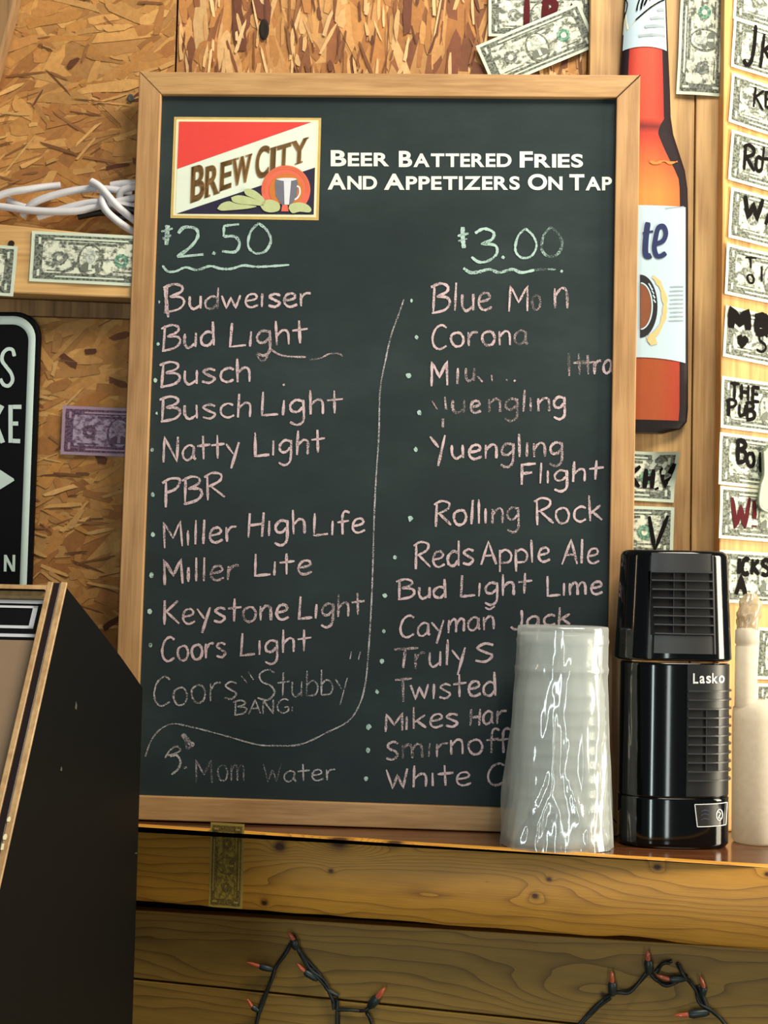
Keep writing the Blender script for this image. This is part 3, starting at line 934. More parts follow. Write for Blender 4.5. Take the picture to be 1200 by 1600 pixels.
def width_at(b):
    for (w0, b0), (w1, b1) in zip(half, half[1:]):
        if b1 <= b <= b0:
            return w0 + (w1 - w0) * (b0 - b) / (b0 - b1 or 1)
    return half[-1][0] if b < half[-1][1] else half[0][0]


fine = []
for (w0, b0), (w1, b1) in zip(half, half[1:]):
    for k in range(22):
        fine.append((w0 + (w1 - w0) * k / 22, b0 + (b1 - b0) * k / 22))
fine.append(half[-1])
bz = [BP.loc(1040, v)[1] for v in (82, 190, 215, 325, 560, 658)]


def edge_at(z):        # where the printed dark glass edge begins, as a share of the half width
    if z > bz[1]: return .70
    if z > bz[2]: return .70 - .26 * math.sin((bz[1] - z) / (bz[1] - bz[2]) * math.pi / 2)
    if z > bz[3]: return .44 + .36 * min(1, (bz[2] - z) / .055)
    return .80


def cols_at(z):
    e = edge_at(z)
    out = [-1 + (1 - e) * k / 8 for k in range(8)] + [-e + 2 * e * k / 32 for k in range(33)]
    return out + [e + (1 - e) * k / 8 for k in range(1, 9)]


def mixc(a, b, k):
    k = max(0, min(1, k))
    return tuple(x * (1 - k) + y * k for x, y in zip(lin(a)[:3], lin(b)[:3]))


def printed(a, b):     # colours printed on the tin
    w_, z = fine[a]
    if z < bz[5]: return lin((18, 9, 10))[:3]
    if b < 8 or b >= 40: return lin((30, 16, 22))[:3]
    t = abs(b - 24) / 16
    side = max(0, t * 1.6 - .6)
    if z > bz[1]:
        return mixc((196, 72, 50), (170, 46, 38), side)
    if z > bz[2]:
        k = 1 - abs(2 * (bz[1] - z) / (bz[1] - bz[2]) - 1)
        return mixc((190, 64, 46), (112, 34, 32), k)
    if z > bz[3]:
        k = (bz[2] - z) / (bz[2] - bz[3])
        c0 = mixc((184, 58, 44), (206, 134, 66), k * 1.2)
        return tuple(x * (1 - side * .5) + y * side * .5 for x, y in zip(c0, lin((180, 48, 34))[:3]))
    return mixc((150, 72, 38), (160, 54, 38), side)


mb = MB()
rows = [[bp(t, b, w_) for t in cols_at(b)] for w_, b in fine]
mb.grid(rows, M['bottle'], col=printed)
rim = [r[0] for r in rows] + list(rows[-1][1:]) + [r[-1] for r in reversed(rows[:-1])]
mb.grid([rim, [Vector((p.x, -.021, p.z)) for p in rim]], M['bottle'], col=lin((96, 82, 74))[:3])
mb.build('tin_body', root)


def label_patch(mb, v0, v1, t0, t1, mat, z, sag=0.0, nt=20, nb=8):
    b0, b1 = BP.loc(1040, v0)[1], BP.loc(1040, v1)[1]
    g = []
    for i in range(nb + 1):
        row = []
        for k in range(nt + 1):
            t = t0 + (t1 - t0) * k / nt
            b = b0 + (b1 - b0) * i / nb - sag * (1 - (1 - t) ** 2 * .0 - (1 - t * t)) * (1 if i == nb else i / nb)
            row.append(bp(t, b, width_at(b), z))
        g.append(row)
    mb.grid(g, mat)


def on_label(u, v, z=.0022):
    a, b = BP.loc(u, v)
    ww = width_at(b)
    t = max(-1, min(1, (a - axx) / ww))
    return bp(t, b, ww, z)


mb = MB()
label_patch(mb, -110, 80, -.97, .90, M['label_blue'], .0010, .004)
lab = mb.build('neck_label', root)
mb = MB()
sw = [(968, 58), (975, 20), (985, -30), (1050, -60), (1040, 2), (1020, 15), (1005, 27), (990, 40), (978, 52)]
sw = [(min(x, 1037), y) for x, y in sw]
mb.face([on_label(*p, .0016) for p in sw], M['label_cream'])
for s, wd in (([(1036, 5), (1022, 13), (1008, 23), (990, 38)], 2.2), ([(998, 22), (1000, 12), (1006, -6), (1010, -20)], 3.0), ([(1003, 16), (1008, 4), (1014, -18)], 3.2), ([(992, 24), (993, 16), (998, 0), (1000, -10)], 2.4), ([(1012, 8), (1016, -6)], 3), ([(976, 4), (978, 14), (973, 34), (968, 52)], 1.6)):
    ribbon(mb, smooth(s, 6), wd, M['marker'], lambda x, y: on_label(x, y, .0024), .1)
for x0, x1, y in ((1024, 1035, 21), (1013, 1036, 34), (1004, 1036, 47), (995, 1037, 61)):
    ribbon(mb, [(x0, y + 2), ((x0 + x1) / 2, y), (x1, y)], 4.5, M['label_grey'], lambda x, y: on_label(x, y, .0020), .3)
mb.build('script', lab)
mb = MB()
label_patch(mb, 326, 562, -.97, .93, M['label_blue'], .0010, .006)
lab = mb.build('body_label', root)
mb = MB()
for s, wd in (([(1036, 330), (1066, 326)], 1.6),):
    ribbon(mb, s, wd, M['label_grey'], lambda x, y: on_label(x, y, .002), 0)
# 'te' of the beer's name in heavy navy letters
ribbon(mb, smooth([(1009, 352), (1006, 375), (1005, 398), (1008, 405), (1014, 403)], 5), 9, M['label_navy'], lambda x, y: on_label(x, y, .002), 0)
ribbon(mb, [(1001, 369), (1017, 366)], 5, M['label_navy'], lambda x, y: on_label(x, y, .002), 0)
ribbon(mb, smooth([(1020, 386), (1032, 381), (1037, 369), (1033, 358), (1025, 361), (1021, 376), (1019, 392), (1023, 404), (1030, 404), (1037, 399)], 5), 7.5, M['label_navy'], lambda x, y: on_label(x, y, .0021), 0)
mb.build('name_lettering', lab)


def arc(cx, cy, rx, ry, a0, a1, n=24):
    return [(cx + rx * math.cos(math.radians(a0 + (a1 - a0) * k / n)), cy + ry * math.sin(math.radians(a0 + (a1 - a0) * k / n))) for k in range(n + 1)]


mb = MB()
mb.face([on_label(*p, .0016) for p in arc(997, 482, 27, 49, -90, 90)], M['label_black'])
mb.face([on_label(*p, .0020) for p in arc(997, 482, 18, 35, -90, 90)], M['label_brown'])
ribbon(mb, arc(997, 482, 18.5, 36, -88, 88), 2.2, M['label_blue'], lambda x, y: on_label(x, y, .0023), 0)
ribbon(mb, arc(1000, 482, 36, 52, -62, 78), 7, M['label_gold'], lambda x, y: on_label(x, y, .0016), .35)
for k in range(5):
    x, y = arc(997, 482, 22.5, 42, -50, -10, 4)[k]
    ribbon(mb, [(x - 1.6, y - 3), (x + 1.6, y + 2)], 3, M['label_blue'], lambda x, y: on_label(x, y, .0024), .2)
mb.face([on_label(*p, .0019) for p in [(1012, 524), (1020, 528), (1024, 540), (1014, 543), (1008, 536)]], M['label_gold'])
mb.build('medallion', lab)
mb = MB()
for k in range(9):
    y = 451 + k * 6.6
    ribbon(mb, [(1044 - (k % 3), y + 1), (1054, y), (1065, y - .5)], 2.2, M['label_grey'], lambda x, y: on_label(x, y, .0016), .2)
mb.build('small_print', lab)
mb = MB()
ribbon(mb, smooth([(1012, 257), (1022, 260), (1034, 256), (1044, 259), (1056, 256)], 4), 3, M['logo_orange'], lambda x, y: on_label(x, y, .0010), .8)
mb.build('foam_line', root)

# grey-green pouch hanging over the notes at the right photo edge
PP = Plane(POST.P(0, 0, .008), POST.ex, POST.ey)
fr = [PP.px(*p) for p in ((1196, 694), (1188, 706), (1189, 742), (1184, 760), (1181, 786), (1186, 796), (1202, 802), (1226, 800), (1230, 760), (1220, 742), (1216, 700))]
mb = MB()
mb.prism([p + POST.n * .006 for p in fr], fr, M['pouch'])
ob = mb.build('pouch', origin=fr[0], bevel=.002)
tag(ob, 'small grey-green clear plastic pouch hanging over the bills at the right photo edge', 'pouch')
mb = MB()
loop = smooth([(1188, 706), (1189, 742), (1184, 760), (1181, 786), (1186, 796), (1202, 802)], 5)
mb.tube([tuple(PP.px(u, v, .007)) for u, v in loop], .0014, M['paper'], 6)
mb.build('rim', ob)

# ------------------------------------------------------------------ bar counter: shelf, fascia, front planks
SH = 1.21
BT = -.235
bdir = Vector((1, BT, 0)).normalized()
B0 = Vector((-.289, -.092, SH))
FAS = Plane(B0, bdir, (0, 0, 1))
root = thing('bar_counter', (0.2, -.15, 0), 'yellow pine back bar counter with a knotty thick front edge below the menu board', 'counter')
mb = MB()
e0, e1 = FAS.P(-.8, 0, -.012), FAS.P(1.0, 0, -.012)
top = [Vector((e0.x, e0.y, SH)), Vector((e1.x, e1.y, SH)), Vector((e1.x, .0, SH)), Vector((e0.x, .0, SH))]
top = [Vector((-.95, FAS.P(-.64, 0, -.012).y, SH)), Vector((e1.x, e1.y, SH)), Vector((e1.x, -.001, SH)), Vector((-.95, -.001, SH))]
mb.prism(top, [p - Vector((0, 0, .022)) for p in top], M['shelf'])
mb.build('shelf_top', root, bevel=.001)
FH = .086
Ku = lambda u, v: FAS.loc(u, v)
kn = []
for (u, v, a, b, amp, r) in ((530, 1314, .045, .020, .060, .015), (437, 1323, .016, .010, .022, .009), (616, 1314, .025, .012, -.026, .012), (520, 1360, .085, .019, -.034, .0), (760, 1372, .12, .018, -.034, 0), (517, 1361, .012, .009, .01, .004),
                             (1027, 1355, .012, .008, .012, .0055), (836, 1400, .012, .009, .012, .005), (858, 1374, .01, .006, .01, .004), (413, 1411, .008, .006, .01, .005), (1120, 1400, .12, .02, .02, 0), (1199, 1366, .01, .006, .01, .004)):
    ku, kv = Ku(u, v)
    kn.append((ku, kv, a, b, amp, r))
M['fascia'] = knotty('knotty_pine', (226, 162, 58), (134, 80, 22), kn, 95)
mb = MB()
N = 90
rows_t, rows_b, uvt, uvb = [], [], [], []
for i in range(N + 1):
    a = -.75 + 1.75 * i / N
    nb = noise.noise(Vector((a * 14, 3.1, 0))) * .0014 + noise.noise(Vector((a * 50, 7.7, 0))) * .0009
    if .55 < a < .62: nb += .003 * math.sin((a - .55) / .07 * math.pi)
    rows_t.append((a, .0012 + noise.noise(Vector((a * 20, 9.1, 0))) * .0007))
    rows_b.append((a, -FH + nb))
chain = [rows_b, [(a, b + .003) for a, b in rows_b], [(a, -FH * .5) for a, b in rows_t], [(a, b - .002) for a, b in rows_t], rows_t]
hh = [-.002, 0, 0, 0, -.0015]
g = [[FAS.P(a, b, h) for a, b in ch] for ch, h in zip(chain, hh)]
g.append([FAS.P(a, b, -.0135) for a, b in rows_t])
uvs = [[(a, b) for a, b in ch] for ch in chain] + [[(a, .012) for a, b in rows_t]]
mb.grid(g, M['fascia'], uvs=uvs)
g2 = [[FAS.P(a, b, -.060) for a, b in rows_b], [FAS.P(a, b, -.002) for a, b in rows_b]]
mb.grid(g2, M['fascia'], uvs=[[(a, -.13) for a, b in rows_b], [(a, -.09) for a, b in rows_b]])
mb.build('fascia_board', root)
M['front_plank'] = knotty('front_plank_pine', (170, 132, 56), (92, 62, 20), [(.55, -.160, .12, .024, .055, .004), (.16, -.17, .12, .02, .02, 0), (.95, -.17, .09, .02, .03, .005), (.05, -.25, .08, .02, .02, .0)], 80, 0.6)
FPL = Plane(FAS.P(0, 0, -.034), bdir, (0, 0, 1))
zt = -FH - .0005
zs = [zt - .014, FPL.loc(510, 1560)[1]]
while zs[-1] > -1.05:
    zs.append(zs[-1] - .14)
zs.append(-1.2095)
for k, (z0, z1) in enumerate(zip(zs, zs[1:])):
    mb = MB()
    tilt = -.010
    u0, u1 = -.75, 1.0
    f_ = lambda a, b: FPL.P(a, b + (tilt * (a - .2) if -1.19 < b < zs[0] - .003 else (.016 * (a - .2) if b >= zs[0] - .003 else 0)), 0)
    fr = [f_(u0, z1 + .0012), f_(u1, z1 + .0012), f_(u1, z0 - .0012), f_(u0, z0 - .0012)]
    uvq = [(u0, z1), (u1, z1), (u1, z0), (u0, z0)]
    mb.prism(fr, [p - FPL.n * .02 for p in fr], M['front_plank'], uvf=uvq)
    mb.build('front_plank', root, bevel=.0012)
mb = MB()
fr = [FPL.P(-.75, -1.2, -.05), FPL.P(1.0, -1.2, -.05), FPL.P(1.0, -.03, -.05), FPL.P(-.75, -.03, -.05)]
mb.prism(fr, [p - FPL.n * .012 for p in fr], M['groove'])
mb.build('gap_shade_panel', root)  # near-black panel added behind the planks; its colour supplies the gap's shade
# faded note pasted upright on the fascia
banknote(FAS, 354, 1352, D(90), 'faded yellow dollar bill pasted upright on the pine counter edge', None, style='faded', scale=.62, h=.0006, curl=.0001)

# ------------------------------------------------------------------ the menu board
BW, BH = .621, .922
ya, le, ro = .0505857, .01375545, -.0034
ex0 = Vector((math.cos(ya), -math.sin(ya), 0))
ez0 = Vector((math.sin(ya) * math.sin(le), math.sin(le) * math.cos(ya), math.cos(le)))
e1 = ex0 * math.cos(ro) + ez0 * math.sin(ro)
e2 = -ex0 * math.sin(ro) + ez0 * math.cos(ro)
BRD = Plane(Vector((-.0094, -.065, 1.6723)), e1, e2)       # plane of the frame's front
base = BRD.P(0, -BH / 2, -.010)
board = thing('menu_board', base, 'large chalkboard drinks menu in an oak frame standing on the counter', 'menu board')
FW = .0285
REC = .007                                                  # slate set back from the frame front
SL = Plane(BRD.P(0, 0, -REC), e1, e2)
mb = MB()
a, b = BW / 2 - FW + .004, BH / 2 - FW + .004
mb.prism([SL.P(-a, -b), SL.P(a, -b), SL.P(a, b), SL.P(-a, b)], [SL.P(-a, -b, -.008), SL.P(a, -b, -.008), SL.P(a, b, -.008), SL.P(-a, b, -.008)], M['slate'])
mb.build('slate', board)
o_, i_ = (BW / 2, BH / 2), (BW / 2 - FW, BH / 2 - FW)
for nm, q, mat in (('frame_rail', ((-o_[0], o_[1]), (-i_[0], i_[1]), (i_[0], i_[1]), (o_[0], o_[1])), 'frame_h'),
                   ('frame_rail', ((-i_[0], -i_[1]), (-o_[0], -o_[1]), (o_[0], -o_[1]), (i_[0], -i_[1])), 'frame_h'),
                   ('frame_stile', ((-o_[0], -o_[1]), (-i_[0], -i_[1]), (-i_[0], i_[1]), (-o_[0], o_[1])), 'frame'),
                   ('frame_stile', ((i_[0], -i_[1]), (o_[0], -o_[1]), (o_[0], o_[1]), (i_[0], i_[1])), 'frame')):
    mb = MB()
    mb.prism([BRD.P(x, y) for x, y in q], [BRD.P(x, y, -.019) for x, y in q], M[mat])
    mb.build(nm, board, bevel=.0012)
mb = MB()
for sx, wd in ((1, .0011), (-1, .0006)):
    for sy in (1, -1):
        if sy < 0 and sx < 0: continue
        p, q = (sx * o_[0], sy * o_[1]), (sx * i_[0], sy * i_[1])
        mb = MB()
        ribbon(mb, [p, q], wd, M['groove'], lambda x, y: BRD.P(x, y, .0004), 0, False)
        mb.build('mitre_joint', board)

S0 = lambda u, v, h=.0006: SL.px(u, v, h)
PK = [M['chalk_pink_faint'], M['chalk_pink_mid'], M['chalk_pink']]
WH = [M['chalk_white_faint'], M['chalk_white_mid'], M['chalk_white']]
MT = [M['chalk_mint_faint'], M['chalk_mint_mid'], M['chalk_mint']]


def chalk_line(words, mats=PK, wd=3.7):
    mb = MB()
    for it in words:
        if isinstance(it[0], str):
            txt, x0, y0, x1, y1, cap = it[:6]
            lettering(mb, txt, x0, y0, x1, y1, cap, wd, mats, S0, it[6] if len(it) > 6 else None)
        else:                                               # a free stroke: points, width factor, level
            pts, wf, lv = it
            ribbon(mb, smooth(pts, 6), wd * wf, mats[lv - 1], S0, .25)
    return mb.build('chalk_lettering', board)


# headings
chalk_line([([(262, 352), (261, 368), (260, 383)], 1.5, 3), ([(252, 362), (261, 360), (270, 357)], .8, 3), ([(254, 373), (261, 371), (268, 368)], .8, 2), ('2', 274, 403, 321, 403, 47), ('.', 326, 398, 344, 398, 30), ('5', 343, 397, 380, 397, 44), ('0', 384, 397, 428, 396, 47),
            ([(254, 415), (262, 424), (275, 424), (290, 418), (308, 422), (328, 416), (345, 420), (362, 420), (380, 415), (400, 417), (425, 416), (452, 414)], .8, 3)], MT, 4.4)
chalk_line([([(723, 355), (723, 372), (725, 388)], 1.5, 3), ([(715, 369), (723, 367), (732, 365)], .8, 3), ([(716, 377), (730, 373)], .8, 2), ('3', 734, 408, 778, 408, 50), ('.', 777, 404, 794, 404, 34), ('0', 801, 405, 842, 405, 46), ('0', 842, 402, 882, 402, 46, '1'),
            ([(724, 419), (735, 426), (748, 425), (765, 421), (780, 426), (800, 421), (815, 426), (835, 422)], 1, 3), ([(835, 422), (850, 421), (868, 421)], .8, 1), ([(876, 423), (879, 425)], 1.2, 3)], MT, 4.4)
# left column
chalk_line([('B', 253, 488, 290, 486, 42), ('udweiser', 291, 484, 488, 478, 34, '32333333'), ([(258, 450), (260, 470), (263, 496)], 1.3, 3)])
chalk_line([('Bud', 250, 548, 338, 540, 38), ('Light', 355, 544, 482, 536, 38, '33233'), ([(400, 553), (408, 564), (416, 560), (420, 545)], .7, 1), ([(424, 546), (434, 553), (450, 557), (478, 558)], .8, 2), ([(484, 562), (500, 560), (515, 553), (530, 553), (535, 557)], .6, 1)])
chalk_line([('Busch', 247, 603, 395, 596, 37)])
chalk_line([('Busch', 248, 658, 396, 651, 37), ('Light', 405, 650, 536, 646, 38), ([(443, 600), (444, 603)], 1.2, 3)])
chalk_line([('Natty', 252, 722, 376, 716, 39), ('Light', 395, 714, 508, 708, 38)])
chalk_line([('PBR', 252, 790, 352, 778, 40)])
chalk_line([('Miller', 253, 855, 372, 845, 38), ('High', 384, 840, 480, 834, 38), ('Life', 487, 838, 572, 832, 36)])
chalk_line([('Miller', 253, 912, 374, 905, 37, '333322'), ('Lite', 394, 901, 488, 896, 35)])
chalk_line([('Keystone', 253, 976, 452, 968, 38, '33333223'), ('Light', 463, 968, 570, 961, 36, '33222')])
chalk_line([('Coors', 250, 1034, 355, 1027, 38), ('Light', 373, 1026, 486, 1017, 36)])
chalk_line([('Coors', 236, 1105, 372, 1092, 46, '22222'), ('S', 398, 1096, 434, 1094, 48, '2'), ('tubby', 432, 1090, 545, 1084, 40, '22122'),
            ([(377, 1056), (386, 1067)], .9, 2), ([(388, 1050), (396, 1062)], .9, 2)], WH, 2.6)
chalk_line([([(549, 1018), (547, 1030)], .9, 2), ([(563, 1018), (560, 1031)], .9, 2)], WH, 2.6)
chalk_line([('BANG', 364, 1117, 452, 1114, 22, '2222'), ([(457, 1104), (456, 1112)], 1, 1)], WH, 2.4)
chalk_line([('M', 303, 1222, 335, 1222, 34, '1'), ('om', 338, 1220, 384, 1219, 40, '11')], WH, 2.6)
chalk_line([('Water', 410, 1222, 526, 1219, 28, '12222')], WH, 2.6)
mb = MB()                                                     # the small turned price at the bottom left
for s, wf, lv in (([(285, 1147), (296, 1160), (303, 1165)], 2.2, 2), ([(289, 1146), (292, 1168), (300, 1166)], 1.2, 1), ([(258, 1184), (266, 1172), (276, 1166), (282, 1172), (272, 1178), (262, 1180)], .8, 2), ([(266, 1182), (276, 1180), (282, 1190), (278, 1202), (268, 1210)], 1.1, 3), ([(289, 1198), (290, 1201)], 1.8, 2)):
    ribbon(mb, smooth(s, 6), 3.2 * wf, WH[lv - 1], S0, .25)
mb.build('chalk_lettering', board)
mb = MB()
ribbon(mb, smooth([(631, 468), (625, 486), (612, 522), (603, 560), (594, 610), (592, 680), (588, 740), (585, 800), (583, 870), (581, 930), (577, 1000), (572, 1060), (563, 1098), (545, 1126), (512, 1144), (470, 1163), (430, 1165), (400, 1163), (350, 1149), (300, 1136), (270, 1131), (250, 1140), (236, 1158), (227, 1182)], 8), 2.2, WH[1], S0, .3)
mb.build('chalk_divider', board)
# right column
chalk_line([('Blue', 672, 488, 770, 484, 44, '3322'), ('M', 791, 484, 828, 484, 38), ('o', 829, 484, 846, 484, 38, '1'), ('n', 862, 482, 892, 482, 52, '2')])
chalk_line([('C', 672, 547, 700, 546, 38), ('orona', 702, 541, 826, 539, 36, '32231')])
chalk_line([('M', 670, 601, 702, 600, 36), ('i', 711, 600, 719, 600, 40), ('u', 724, 596, 744, 596, 34, '2'), ([(746, 588), (754, 597)], 1, 2), ([(768, 586), (769, 596)], 1, 2), ([(790, 592), (793, 595)], 1, 1), ([(803, 594), (805, 596)], 1.2, 2)])
chalk_line([('lt', 884, 588, 916, 587, 36, '11'), ('t', 908, 586, 930, 584, 32, '2'), ('ra', 925, 586, 958, 582, 34, '33')])
chalk_line([([(675, 626), (683, 640)], 1, 2), ([(695, 620), (697, 640)], 1.1, 2), ([(692, 654), (692, 668)], 1.3, 2), ('u', 702, 645, 730, 645, 34, '1'), ('e', 732, 645, 752, 645, 30, '2'), ('nglin', 760, 644, 862, 642, 34, '11222'), ('g', 862, 642, 886, 641, 34)])
chalk_line([('Y', 670, 718, 702, 716, 36), ('uengling', 702, 718, 882, 712, 36, '33323222')])
chalk_line([('Flight', 809, 758, 942, 750, 32)])
chalk_line([('Rolling', 675, 822, 814, 816, 38, '3333322'), ('Rock', 833, 819, 942, 814, 40)])
chalk_line([('Reds', 644, 888, 742, 882, 40), ('Apple', 750, 882, 860, 878, 36), ('Ale', 876, 882, 937, 880, 38)])
chalk_line([('Bud', 619, 936, 700, 934, 30), ('Light', 716, 934, 830, 928, 34), ('Lime', 852, 932, 942, 928, 32)])
chalk_line([('Cayman', 622, 998, 775, 982, 34, '333333'), ('Jack', 797, 982, 892, 976, 28), ([(758, 949), (765, 952), (773, 947)], .8, 3)], PK, 3.6)
chalk_line([('T', 612, 1044, 652, 1042, 30, '2'), ('ruly', 645, 1046, 730, 1036, 40, '1333'), ("s", 738, 1036, 774, 1032, 48)], PK, 3.8)
chalk_line([('T', 618, 1098, 646, 1096, 36, '2'), ('wisted', 640, 1094, 778, 1086, 38)], PK, 3.6)
chalk_line([('M', 598, 1142, 632, 1140, 26), ('ikes', 630, 1140, 718, 1135, 34), ('H', 732, 1134, 752, 1133, 26, '2'), ('a', 752, 1132, 772, 1131, 34), ('r', 772, 1131, 792, 1131, 34)], PK, 3.6)
chalk_line([('S', 600, 1188, 624, 1187, 28, '2'), ('mir', 624, 1186, 702, 1182, 36, '112'), ('nof', 700, 1180, 780, 1176, 38), ('f', 774, 1178, 800, 1176, 38)], PK, 3.4)
chalk_line([('W', 603, 1232, 640, 1230, 30), ('hite', 640, 1230, 738, 1226, 34), ('C', 757, 1228, 790, 1226, 34), ('law', 790, 1226, 850, 1224, 34)], PK, 3.6)
mb = MB()
for x, y, r in ((249, 472, 2), (247, 538, 2.6), (243, 594, 3), (245, 646, 2), (238, 703, 3), (239, 773, 3), (239, 835, 3), (237, 898, 4), (234, 955, 4), (235, 1008, 3),
                (643, 470, 2.4), (651, 527, 3), (638, 587, 4), (655, 645, 3.4), (650, 703, 3.6), (641, 810, 4), (617, 871, 3.2), (601, 931, 3.6), (600, 986, 3), (597, 1033, 3.4), (589, 1081, 3), (576, 1136, 4), (575, 1172, 4), (572, 1216, 3.4)):
    n = 7
    mb = MB()
    mb.face([S0(x + r * random.uniform(.7, 1.25) * math.cos(k * 6.283 / n), y + r * random.uniform(.8, 1.5) * math.sin(k * 6.283 / n)) for k in range(n)], MT[2])
    mb.build('chalk_bullet', board)

# printed slogan, wide small capitals
mb = MB()


def zp(x, y):            # measured on the enlarged slogan
    return 500 + x / 2.5, 200 + y / 2.5


def slogan(word, x0, x1, yb, h):
    ws = []
    for i, c in enumerate(word):
        g_ = glyph(c, .03)
        wd = (g_[3] - g_[2]) * 1.0
        if c == 'I': wd *= 1.0
        ws.append(wd * (1.18 if i == 0 else 1.0))
    gap = .06
    tot = sum(ws) + gap * (len(word) - 1)
    k = (x1 - x0) / tot
    cur = x0
    for i, c in enumerate(word):
        hh = h * (1.0 if i == 0 else .84)
        a, b = cur, cur + ws[i] * k
        put_glyph(mb, c, M['ink_white'], lambda s, t, a=a, b=b, hh=hh: S0(*zp(a + (b - a) * s, yb - hh * t), .0005), .03)
        cur = b + gap * k


for wd, x0, x1, yb in (('BEER', 42, 270, 150), ('BATTERED', 308, 748, 153), ('FRIES', 780, 1027, 155), ('AND', 30, 223, 241), ('APPETIZERS', 250, 780, 242), ('ON', 812, 947, 243), ('TAP', 974, 1140, 244)):
    slogan(wd, x0, x1, yb, 63)
mb.build('printed_slogan', board)

# the printed emblem
def lz(x, y, h=.0006):
    return S0(250 + x / 3.4286, 160 + y / 3.4286, h)


mb = MB()
mb.face([lz(*p, .0004) for p in ((76, 78), (864, 84), (850, 632), (56, 620))], M['gold'])
mb.face([lz(*p, .0006) for p in ((88, 92), (850, 96), (836, 617), (70, 606))], M['cream'])
mb.face([lz(*p, .0008) for p in ((103, 104), (838, 108), (824, 602), (84, 596))], M['logo_white'])
mb.face([lz(*p, .0010) for p in ((103, 104), (812, 107), (93, 358))], M['logo_red'])
mb.face([lz(*p, .0010) for p in ((831, 350), (824, 602), (90, 597))], M['logo_navy'])
em = mb.build('emblem', board)
mb = MB()
yb = lambda x: 545 - .352 * (x - 160)
yt = lambda x: 348 - .292 * (x - 165)
for c, a, b in (('B', 168, 240), ('R', 244, 318), ('E', 324, 384), ('W', 388, 488), ('C', 514, 584), ('I', 592, 620), ('T', 628, 700), ('Y', 704, 790)):
    big = c in 'BC'
    def fn(s, t, a=a, b=b, big=big):
        x = a + (b - a) * s
        y0, y1 = yb(x), yt(x) + (0 if big else 22)
        if c in 'WITYE': y0 -= 8
        return lz(x - (0.5 - t) * 6, y0 + (y1 - y0) * t, .0012)
    for dx_ in (-3.0, 0, 3.0):
        put_glyph(mb, c, M['logo_bronze'], lambda s, t, d_=dx_: fn(s + d_ / 70, t), .02)
    ser = {'B': [(0, 0, .45), (1, 0, .3)], 'R': [(0, 0, .4), (0, .62, 1.1), (1, 0, .3)], 'E': [(0, 0, .3), (1, 0, .3)], 'W': [(1, -.02, .34), (1, .68, 1.05)], 'I': [(0, -.5, 1.5), (1, -.5, 1.5)], 'T': [(0, .25, .75)], 'Y': [(0, .25, .75), (1, -.04, .3), (1, .7, 1.06)], 'C': []}[c]
    for t, s0, s1 in ser:
        d = .035
        t0, t1 = (t, t + d * 2) if t == 0 else (t - d * 2, t)
        mb.face([fn(s0, t0), fn(s1, t0), fn(s1, t1), fn(s0, t1)], M['logo_bronze'])
tag(mb.build('emblem_lettering', em), 'bronze slab serif lettering rising along the white band')
mb = MB()
ring = [(675 + 131 * math.cos(math.radians(k)), 470 - 131 * math.sin(math.radians(k))) for k in range(-38, 219, 6)]
mb.face([lz(*p, .0014) for p in ring], M['logo_coral'])
ring = [(678 + 92 * math.cos(math.radians(k)), 474 - 92 * math.sin(math.radians(k))) for k in range(-45, 226, 6)]
mb.face([lz(*p, .0016) for p in ring], M['logo_orange'])
for r in (112, 122):
    ribbon(mb, [(675 + r * math.cos(math.radians(k)), 470 - r * math.sin(math.radians(k))) for k in range(-10, 191, 5)], 3, M['logo_orange'], lambda x, y: lz(x, y, .0016), .5)
mb.face([lz(*p, .0018) for p in ((622, 413), (735, 413), (740, 440), (733, 508), (702, 552), (654, 552), (622, 505), (617, 440))], M['logo_grey'])
mb.face([lz(*p, .0020) for p in ((664, 418), (704, 418), (692, 550), (668, 550))], M['logo_silver'])
mb.face([lz(*p, .0021) for p in smooth([(622, 414), (650, 408), (680, 407), (712, 408), (735, 414), (712, 422), (680, 424), (650, 422), (622, 414)], 4)], M['logo_silver'])
ribbon(mb, smooth([(734, 450), (748, 460), (750, 490), (738, 512), (722, 524)], 6), 9, M['logo_silver'], lambda x, y: lz(x, y, .0019), 0)
mb.face([lz(*p, .0018) for p in ((656, 552), (684, 552), (690, 586), (650, 586))], M['logo_coral'])
mb.build('emblem_tankard', em)
mb = MB()
for pts in ([(308, 572), (330, 545), (372, 532), (410, 545), (470, 552), (520, 560), (470, 572), (380, 580), (330, 582)], [(382, 512), (420, 500), (470, 508), (530, 530), (560, 556), (500, 552), (430, 546), (392, 534)], [(450, 470), (478, 464), (520, 482), (560, 520), (560, 545), (510, 520), (462, 498)],
            [(540, 560), (560, 530), (600, 524), (640, 545), (640, 580), (600, 592), (560, 584)], [(690, 570), (700, 548), (745, 538), (790, 550), (812, 575), (800, 592), (750, 588), (710, 596)]):
    mb.face([lz(*p, .0022) for p in smooth(pts + [pts[0]], 3)[:-1]], M['logo_hop'])
mb.build('emblem_hops', em)

# ------------------------------------------------------------------ black street-style sign at the left
SG = Plane((0, -.014, 1.5), (1, 0, 0), (0, 0, 1))
mb = MB()


def rrect(x0, y0, x1, y1, r, n=8):
    out = []
    for cx, cy, a0 in ((x1 - r, y0 + r, -90), (x1 - r, y1 - r, 0), (x0 + r, y1 - r, 90), (x0 + r, y0 + r, 180)):
        for k in range(n + 1):
            a = math.radians(a0 + 90 * k / n)
            out.append((cx + r * math.cos(a), cy + r * math.sin(a)))
    return out


def lean(x, y):            # the sign hangs a touch askew
    return x - (y - 520) * .036, y


